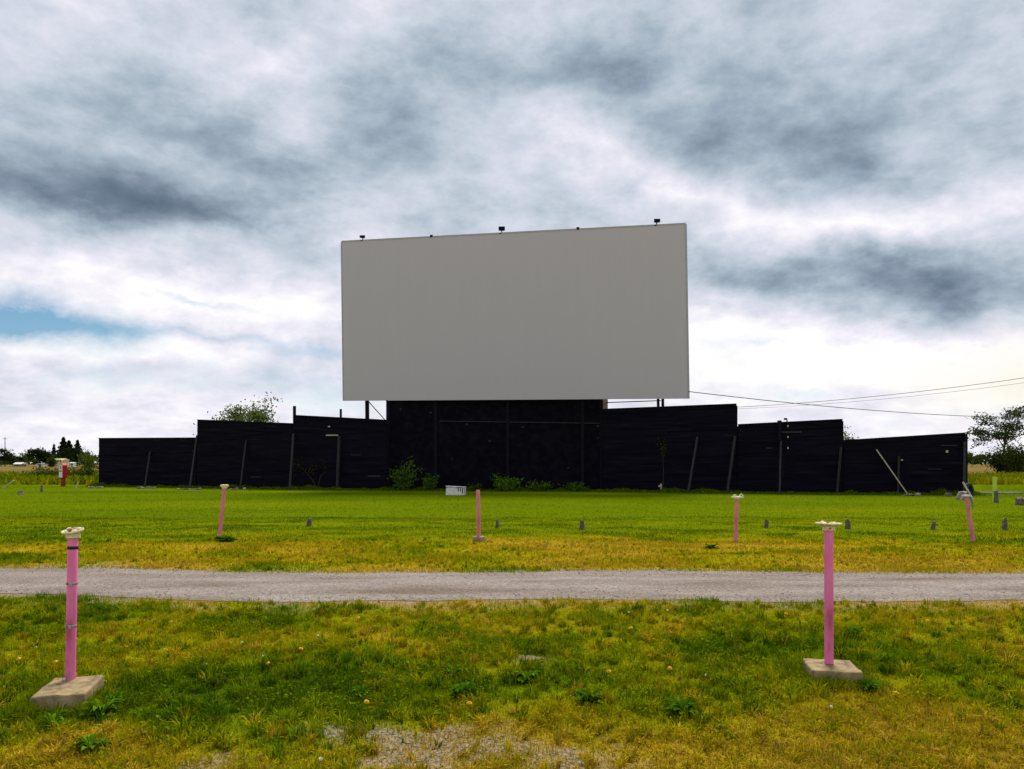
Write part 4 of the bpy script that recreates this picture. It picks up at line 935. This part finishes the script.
# ------------------------------------------------------------------ black fence sections
FG = 'black board fence sections beside the screen'
def base_pt(px): d_ = fd(px); return Vector(((px-CX)*d_/F, d_, 0))
def fence(label, x0, x1, t0, t1, braces, posts=(), streaks=0, seed=1, board=.20, matn='black'):
    rr = random.Random(seed); A = base_pt(x0); B = base_pt(x1); mid = (A+B)/2
    za = at(x0, t0, A.y).z; zb = at(x1, t1, B.y).z
    root = empty('black_fence', mid, 0, label, 'fence', FG); u_ = (B-A).normalized(); nrm = Vector((u_.y, -u_.x, 0))   # towards the viewer
    mb = MB(); n_ = int(max(za, zb)/board)
    segs = max(2, int((B-A).length/3.6))
    for j in range(segs):
        s0, s1 = j/segs, (j+1)/segs
        for k in range(n_):
            q0, q1 = k/n_, (k+1)/n_ + .14/n_
            o_ = rr.uniform(0, .026); sg = rr.uniform(-.006, .006)
            P0 = A.lerp(B, s0+.0001)-mid; P1 = A.lerp(B, s1-.0001)-mid
            z0_ = za+(zb-za)*s0; z1_ = za+(zb-za)*s1
            f_ = nrm*o_; b_ = nrm*(-.03)
            lap = nrm*.013
            bt = [P0+f_+lap+Vector((0, 0, z0_*q0)), P1+f_+lap+Vector((0, 0, z1_*q0+sg)), P1+b_+Vector((0, 0, z1_*q0+sg)), P0+b_+Vector((0, 0, z0_*q0))]
            tp = [P0+f_+Vector((0, 0, z0_*q1)), P1+f_+Vector((0, 0, z1_*q1+sg)), P1+b_+Vector((0, 0, z1_*q1+sg)), P0+b_+Vector((0, 0, z0_*q1))]
            mb.hexa(bt, tp)
    mb.build('boards', M[matn], root)
    a_ = A-mid+nrm*.0; b__ = B-mid
    MB().bar(a_+Vector((0, 0, za+.01)), b__+Vector((0, 0, zb+.01)), .12, .06).build('top_rail', M['black_steel'], root)
    for j in range(segs+1):
        q = j/segs; P0 = A.lerp(B, min(max(q, .004), .996))-mid-nrm*.10
        MB().box(P0+Vector((0, 0, (za+(zb-za)*q)/2-.04)), (.12, .12, za+(zb-za)*q-.08)).build('post', M['black_steel'], root)
    for (bx, by, tx, ty, matk, r_) in braces:
        d1 = fd(tx)-.10; top = at(tx, ty, d1)-mid; d0_ = min(depth(by), fd(bx)-.35); bot = at(bx, HY+EYE*F/d0_, d0_)-mid
        MB().bar(bot+Vector((0, 0, -.05)), top, r_, r_).build('brace', M[matk], root)
    for (px, y0_, y1_, matk, r_, dd) in posts:
        d1 = fd(px)+dd; b0_ = at(px, y1_, d1)-mid; t0_ = at(px, y0_, d1)-mid
        if y1_ > 480: b0_.z = -.05
        MB().bar(b0_, t0_, r_, r_).build('tall_post', M[matk], root)
    return root, mid, nrm
def patch(root, mid, nrm, px, py, w_, h_, matk='greywood', name='bare_board'):
    d_ = fd(px)-.06; c = at(px, py, d_)-mid; ang = math.atan2(-nrm.x, -nrm.y)
    MB().box(c, (w_, .02, h_), Matrix.Rotation(-ang, 3, 'Z')).build(name, M[matk], root)

fence('lowest black fence section at the far left end', 99, 196.2, 438.5, 438, [(144.5, 487.6, 150, 452, 'greywood', .09)], seed=1)
r_, m_, n_ = fence('black fence section under the pale tree, second from the left', 197.5, 292.6, 420, 423.8, [(189.5, 488.8, 196.8, 436, 'greywood', .10), (240, 489, 246, 441, 'greywood', .09)], seed=2)
patch(r_, m_, n_, 262, 427, 2.2, .12, 'greywood'); patch(r_, m_, n_, 256, 477, .8, .06)
r_, m_, n_ = fence('black fence section with tall posts directly left of the screen tower', 294, 386.2, 415.5, 420.3, [(289.5, 490, 293.4, 434, 'greywood', .13), (337.3, 489, 339.3, 436, 'greywood', .14)], [(294.5, 406, 489, 'black_steel', .16, .1), (340.8, 409, 489, 'black_steel', .12, .12)], seed=3)
patch(r_, m_, n_, 332, 435.2, .85, .07, 'palewood', 'cross_bar'); patch(r_, m_, n_, 374, 476, .85, .10); patch(r_, m_, n_, 356, 455, .7, .05); patch(r_, m_, n_, 329, 426.5, .16, .07, 'palewood')
r_, m_, n_ = fence('black fence section with wavy top directly right of the screen tower', 602.6, 736.5, 409.5, 404.2, [(688, 493, 697.5, 437, 'greywood', .10), (727, 493, 735, 436, 'greywood', .10)], [], seed=4)
patch(r_, m_, n_, 640, 427, .4, .06, 'greywood')
r_, m_, n_ = fence('black fence section second from the right end', 738, 842.5, 424.8, 419.6, [(727.5+.0, 493.5, 735.5, 437, 'greywood', .07), (779.5, 494.2, 781, 441, 'greywood', .10), (837, 494.2, 841, 447, 'greywood', .09)], [(779.5, 420.5, 440, 'black_steel', .18, -.12)], seed=5)
patch(r_, m_, n_, 791, 432, 1.1, .10, 'greywood'); patch(r_, m_, n_, 769, 448, .3, .06)
for yy in (426, 437, 448): patch(r_, m_, n_, 788, yy, .07, .10, 'palewood', 'bracket')
MB().box(at(785.5, 419, fd(785)-.1)-m_, (.16, .1, .1)).bar(at(787, 420, fd(787)-.1)-m_, at(787, 424, fd(787)-.1)-m_, .05, .05).build('fixture', M['black_steel'], r_)
r_, m_, n_ = fence('black fence section at the right end, sloping up to the right', 844, 965.2, 440.6, 433.2, [(898, 494.4, 899, 456, 'greywood', .09), (964.2, 495.5, 964.8, 442, 'greywood', .12)], [(965.6, 434, 494, 'black_steel', .14, -.02)], seed=6)
patch(r_, m_, n_, 949, 445.5, .8, .05, 'greywood'); patch(r_, m_, n_, 947, 451.5, .12, .12, 'palewood'); patch(r_, m_, n_, 902, 460, .10, .08, 'palewood'); patch(r_, m_, n_, 935, 469, .7, .04)

# plank leaning on the fence
d1 = fd(876)-.18; d0_ = fd(908)-.7
tp = at(876.5, 449.5, d1); bt = at(908.5, HY+EYE*F/d0_, d0_); r = empty('leaning_plank', bt); MB().bar((0, 0, -.02), tp-bt, .16, .05).build('leaning_plank', M['palewood'], None, loc=bt)
bpy.data.objects.remove(r); o = [q for q in bpy.data.objects if q.name.startswith('leaning_plank')][-1]; o.name = 'leaning_plank'
tag(o, 'pale plank leaning diagonally against the right end fence section', 'plank')

# ------------------------------------------------------------------ screen and tower
A = base_pt(386); B = base_pt(602); mid = (A+B)/2; u_ = (B-A).normalized(); nrm = Vector((u_.y, -u_.x, 0))
SGT = 'movie screen'
SD0, SD1 = fd(343)-.10, fd(687)-.10
TL, TRr, BRr, BL = at(342, 242, SD0), at(685.3, 224.2, SD1), at(688.2, 398.6, SD1), at(344, 400.8, SD0)
smid = (BL+BRr)/2; smid.z = 0
scr = empty('movie_screen', smid, 0, 'huge blank pale grey drive-in screen standing above the black fence', 'movie screen')
su = (BRr-BL); su.z = 0; su.normalize(); sn = Vector((su.y, -su.x, 0))
def sp_(uu, vv, off=0.0):
    p = BL.lerp(BRr, uu).lerp(TL.lerp(TRr, uu), vv); return p + sn*off - smid
# facing: individual vertical sheets, gently uneven
mb = MB(); NS = 34; rr = random.Random(5)
for k in range(NS):
    a_, b_ = k/NS + .00002, (k+1)/NS - .00002; o_ = rr.uniform(0, .0015)
    mb.hexa([sp_(a_, 0, o_), sp_(b_, 0, o_), sp_(b_, 0, -.06), sp_(a_, 0, -.06)], [sp_(a_, 1, o_), sp_(b_, 1, o_), sp_(b_, 1, -.06), sp_(a_, 1, -.06)])
mb.build('screen_face', M['screen'], scr)
mb = MB()
for (p0, p1) in ((sp_(-.0015, 1.003, .0), sp_(1.0015, 1.003, .0)), (sp_(-.0015, 0, .0), sp_(-.0015, 1, .0)), (sp_(1.0015, 0, 0), sp_(1.0015, 1, 0))):
    mb.bar(p0, p1, .02, .10)
mb.build('edge_trim', M['screentrim'], scr)
mb = MB()
for vv in (.02, .25, .5, .75, .97): mb.bar(sp_(.003, vv, -.16), sp_(.997, vv, -.16), .16, .14)
mb.build('backing_frame', M['black_steel'], scr)
for px, matk, r_, dd in ((367.3, 'black_steel', .22, -.4), (436, 'black_steel', .25, -1.3), (509, 'black_steel', .25, -1.3), (583, 'black_steel', .25, -1.3), (661.3, 'black_steel', .14, -.4), (665.5, 'black_steel', .14, -.7)):
    uu = (px-344)/(688.2-344); t_ = sp_(uu, .97, dd); b_ = Vector((t_.x, t_.y, -.1)); pr = sp_(uu, 0, dd)
    b_ = Vector((pr.x, pr.y, -.1)); MB().bar(b_, t_, r_, r_).build('support_post', M[matk], scr)
t_ = at(604.5, 399, fd(604)+.6)-smid; MB().bar(Vector((t_.x, t_.y, -.1)), t_+Vector((0, 0, .4)), .36, .3).build('concrete_column', M['concretepost'], scr)
d_ = fd(375)+.2
MB().bar(at(368.5, 401.5, d_)-smid, at(385, 420, d_)-smid, .05, .05).build('diagonal_brace', M['black_steel'], scr)
MB().bar(at(606, 402.6, fd(606)+.4)-smid, at(661, 400.6, fd(661)+.4)-smid, .05, .05).build('tie_rod', M['black_steel'], scr)
def scr_u(px, P0=None, P1=None):
    P0 = P0 or BL; P1 = P1 or BRr; k = (px-CX)/F
    return (k*P0.y - P0.x)/((P1.x-P0.x) - k*(P1.y-P0.y))
def flood(px, w_, h_, tilt):
    uu = scr_u(px); p = sp_(uu, 1.0, -.05); root = empty('floodlight', p); root.parent = scr
    MB().bar((0, 0, -.05), (0, .02, .20), .06, .06).box((0, .02, .02), (.26, .16, .05)).build('bracket', M['black_steel'], root)
    MB().hexa([(-w_/2, -.12, .18), (w_/2, -.12, .18), (w_/2*.7, .12, .22), (-w_/2*.7, .12, .22)], [(-w_/2, -.16, .18+h_), (w_/2, -.16, .18+h_), (w_/2*.7, .10, .14+h_), (-w_/2*.7, .10, .14+h_)]).build('lamp_housing', M['black_steel'], root)
flood(364.5, .34, .14, 0); flood(504, .38, .22, 0); flood(659.5, .36, .18, 0)
for px in (433.5, 580.5):
    uu = scr_u(px); MB().box(sp_(uu, 1.0, -.03)+Vector((0, 0, .08)), (.16, .12, .14)).build('junction_box', M['black_steel'], scr)

# the clad tower under the screen
tw = empty('screen_tower', mid, 0, 'tall black clad tower wall carrying the screen', 'tower wall')
mb = MB(); rr = random.Random(3); NP = 9
za = at(386, 399, A.y).z + .25; zb = at(602, 399, B.y).z + .25
def tp_(uu, z, off): return A.lerp(B, uu) + nrm*off + Vector((0, 0, z)) - mid
for k in range(NP):
    for lv in range(3):
        a_, b_ = k/NP, (k+1)/NP+.0004; z0_, z1_ = lv/3, (lv+1)/3+.0006; o_ = rr.uniform(0, .02)-.28
        mb.hexa([tp_(a_, za*z0_, o_), tp_(b_, zb*z0_, o_), tp_(b_, zb*z0_, -.36), tp_(a_, za*z0_, -.36)], [tp_(a_, za*z1_, o_), tp_(b_, zb*z1_, o_), tp_(b_, zb*z1_, -.36), tp_(a_, za*z1_, -.36)])
mb.build('cladding', M['black_sheet'], tw)
for uu in ((436-386)/216, (509-386)/216, (583-386)/216, .004, .996):
    MB().bar(tp_(uu, 0, -.22), tp_(uu, za-.3, -.22), .20, .10).build('batten', M['black_steel'], tw)
MB().bar(tp_(.25, 4.2, -.21), tp_(1.0, 4.0, -.21), .05, .05).build('rail', M['greywood'], tw)
MB().bar(tp_(.31, 5.25, -.22), tp_(.42, 4.75, -.22), .05, .05).build('diagonal_brace', M['black_steel'], tw)
for px, py in ((400, 409), (431, 412.5), (468, 424), (524, 427), (598, 426), (598, 438), (453, 459), (491, 441), (569, 468)):
    uu = (px-386)/216; zz_ = at(px, py, fd(px)).z; MB().box(tp_(uu, zz_, -.245), (rr.uniform(.08, .16), .02, rr.uniform(.06, .12))).build('patch', M['greywood'], tw)

# ------------------------------------------------------------------ small things near the fence
p = gp(456, 495); r = empty('vent_box', p, R(-8), 'white louvred box lying on the lawn before the screen tower', 'box')
MB().hexa([(-.5, -.22, -.02), (.5, -.22, -.02), (.5, .22, -.02), (-.5, .22, -.02)], [(-.47, -.20, .40), (.06, -.20, .40), (.06, .22, .43), (-.47, .22, .43)]).box((.28, .06, .20), (.40, .3, .34)).build('body', M['white'], r, bevel=.01)
MB().box((.28, -.20, .20), (.40, .02, .30)).build('shade_panel', M['innershade'], r)  # solid dark panel behind the slats, inner shade put into its colour
for k in range(4): MB().box((.115+.11*k, -.225, .19), (.055, .02, .34)).build('slat', M['white'], r)
MB().box((.0, .0, .435), (1.0, .5, .03), Matrix.Rotation(R(2.5), 3, 'Y')).build('lid', M['white'], r)
p = gp(661, 491.8); tag(MB().box((0, 0, .22), (.09, .06, .50)).box((-.10, -.05, .33), (.12, .03, .10)).build('marker_stake', M['palewood'], None, loc=p), 'small pale stake at the foot of the fence below the twin posts', 'stake')
p = gp(994.5, 501); tag(MB().box((0, 0, .45), (.14, .10, 1.2)).build('marker_stake', M['lime'], None, loc=p), 'lime green stake standing right of the fence end', 'stake')
p = gp(8, 489); tag(MB().bar((-.35, 0, 0), (.30, .1, .55), .10, .08).build('leaning_stick', M['palewood'], None, loc=p), 'pale stick leaning at the far left edge of the lawn', 'stick')
p = gp(76, 490); tag(MB().bar((-.06, 0, -.02), (.12, .05, .50), .09, .07).build('leaning_stick', M['palewood'], None, loc=p), 'short pale stick between the red post box and the fence', 'stick')
p = gp(970, 499.5); tag(MB().bar((0.15, 0, -.02), (-.18, .25, .78), .13, .06).build('leaning_stick', M['palewood'], None, loc=p), 'yellowish board leaning behind the right hand pink post', 'board')
p = gp(972.5, 497.0); mb = MB(); n_ = 20
prof = [(.20, -.09), (.30, -.10), (.345, -.06), (.35, 0), (.345, .06), (.30, .10), (.20, .09), (.18, 0)]
for i in range(n_):
    a = 2*math.pi*i/n_
    for rr_, yy in prof: mb.v.append((rr_*math.cos(a), yy, rr_*math.sin(a)))
k_ = len(prof)
for i in range(n_):
    for j in range(k_): mb.f.append((i*k_+j, i*k_+(j+1) % k_, ((i+1) % n_)*k_+(j+1) % k_, ((i+1) % n_)*k_+j))
o = mb.build('tyre', M['rubber'], None, smooth=True, loc=p + Vector((0, .3, .34))); o.rotation_euler = (R(-10), 0, R(35)); tag(o, 'black round tyre standing against the right end of the fence', 'tyre')
p = gp(1001, 494); tag(MB().box((0, 0, .04), (2.1, .5, .12)).build('slab', M['rubble'], None, loc=p, bevel=.02), 'long flat pale slab on the grass right of the fence', 'slab')
# red rounded post box
p = gp(63, 486.5); r = empty('post_box', p, R(-25), 'red rounded post box with white panel at the left of the fence', 'post box')
def arch(w_, z0_, z1_, y0_, y1_, n_=12):
    pts = [(-w_/2, z0_), (w_/2, z0_)] + [(w_/2*math.cos(a), z1_ - w_/2 + w_/2*math.sin(a)) for a in [math.pi*i/n_ for i in range(n_+1)]]
    k = len(pts); mb = MB(); mb.v = [(x_, y0_, z_) for x_, z_ in pts] + [(x_, y1_, z_) for x_, z_ in pts]
    mb.f = [tuple(range(k)), tuple(reversed(range(k, 2*k)))] + [(i, i+k, (i+1) % k + k, (i+1) % k) for i in range(k)]
    return mb
arch(.44, .60, 1.62, -.17, .17).build('body', M['red'], r, bevel=.015)
MB().box((0, 0, .29), (.24, .2, .64)).build('pedestal', M['redpost'], r, bevel=.01)
pn = arch(.36, 1.12, 1.56, -.183, -.172).build('panel', M['white'], r)
MB().box((0, -.179, .84), (.36, .014, .40)).build('panel', M['white'], r)
mb = MB(); mb.box((-.045, -.187, 1.33), (.03, .006, .20)); mb.box((.045, -.187, 1.33), (.03, .006, .20)); mb.box((0, -.187, 1.43), (.06, .006, .03)); mb.box((0, -.187, 1.33), (.06, .006, .03)); mb.box((0, -.187, 1.23), (.06, .006, .03)); mb.build('marking', M['blackband'], pn)

# ------------------------------------------------------------------ far buildings and pole
def house(label, px, d_, w_, dp_, h_, rh, wallm, roofm, rz=0, cat='house', name='farmhouse', win=2):
    r = empty(name, gx(px, d_), rz, label, cat)
    MB().box((0, 0, h_/2), (w_, dp_, h_)).build('wall', M[wallm], r)
    e = .3
    MB().add([(-w_/2-e, -dp_/2-e, h_+.02), (w_/2+e, -dp_/2-e, h_+.02), (w_/2+e, dp_/2+e, h_+.02), (-w_/2-e, dp_/2+e, h_+.02), (-w_/2-e, 0, h_+rh), (w_/2+e, 0, h_+rh)], [(0, 1, 5, 4), (2, 3, 4, 5), (0, 4, 3), (1, 2, 5), (0, 3, 2, 1)]).build('roof', M[roofm], r)
    for k in range(win):
        MB().box((-w_/2 + w_*(k+.5)/win, -dp_/2-.02, h_*.62), (.9, .06, 1.0)).build('window', M['glass'], r)
    return r
house('tan farmhouse among the dark trees at the far left', 61, 372, 4.4, 6, 2.9, .9, 'housewall', 'housewall', win=0)
house('small white shed left of the red post box far off', 42, 352, 2.8, 3, 1.1, .4, 'white', 'roof', cat='shed', name='shed', win=1)
house('low white roofed shed at the far left in the tree line', 20, 372, 3.4, 4, 1.1, .9, 'brownwall', 'white', cat='shed', name='shed', win=1)
house('tiny white shed at the foot of the conifers', 73, 360, 1.8, 2, 1.6, .4, 'white', 'white', cat='shed', name='shed', win=1)
r = empty('utility_pole', gx(5, 380), 0, 'thin distant utility pole at the far left horizon', 'utility pole')
MB().tube((0, 0, 0), (0, 0, 14), .2, .14, 8).build('pole', M['bark'], r); MB().box((0, 0, 13.2), (2.2, .15, .18)).build('crossarm', M['bark'], r)

# ------------------------------------------------------------------ overhead wires
def cable(label, p0, p1, sag, r_):
    pts = []; n_ = 40; p0, p1 = Vector(p0), Vector(p1)
    for k in range(n_+1):
        t = k/n_; q = p0.lerp(p1, t); q.z -= 4*sag*t*(1-t); pts.append(q)
    mb = MB().path([q-p0 for q in pts], [r_]*len(pts), 6)
    tag(mb.build('overhead_wire', M['cable'], None, loc=p0), label, 'wire', 'overhead wires right of the screen')
cable('lower overhead wire sagging from the screen edge to the open tree', at(688.5, 391.5, SD1-.05), at(1180, 409, 95), 1.25, .022)
cable('upper of two overhead wires rising to the right edge', at(690, 409, 85), at(1240, 342, 60), .95, .022)
cable('fainter overhead wire just below the upper rising one', at(690, 410, 86), at(1240, 348, 62), 1.05, .013)

# ------------------------------------------------------------------ render settings
sc.view_settings.view_transform = 'Standard'; sc.view_settings.look = 'None'
sc.view_settings.exposure = EXPO; sc.view_settings.gamma = 1.0; sc.view_settings.use_curve_mapping = False
sc.render.engine = 'CYCLES'
sc.cycles.use_denoising = True
try: sc.cycles.denoiser = 'OPENIMAGEDENOISE'; sc.cycles.denoising_prefilter = 'ACCURATE'
except Exception: pass
sc.cycles.max_bounces = 6; sc.cycles.diffuse_bounces = 3; sc.cycles.transmission_bounces = 3; sc.cycles.transparent_max_bounces = 4
sc.cycles.filter_width = 1.5
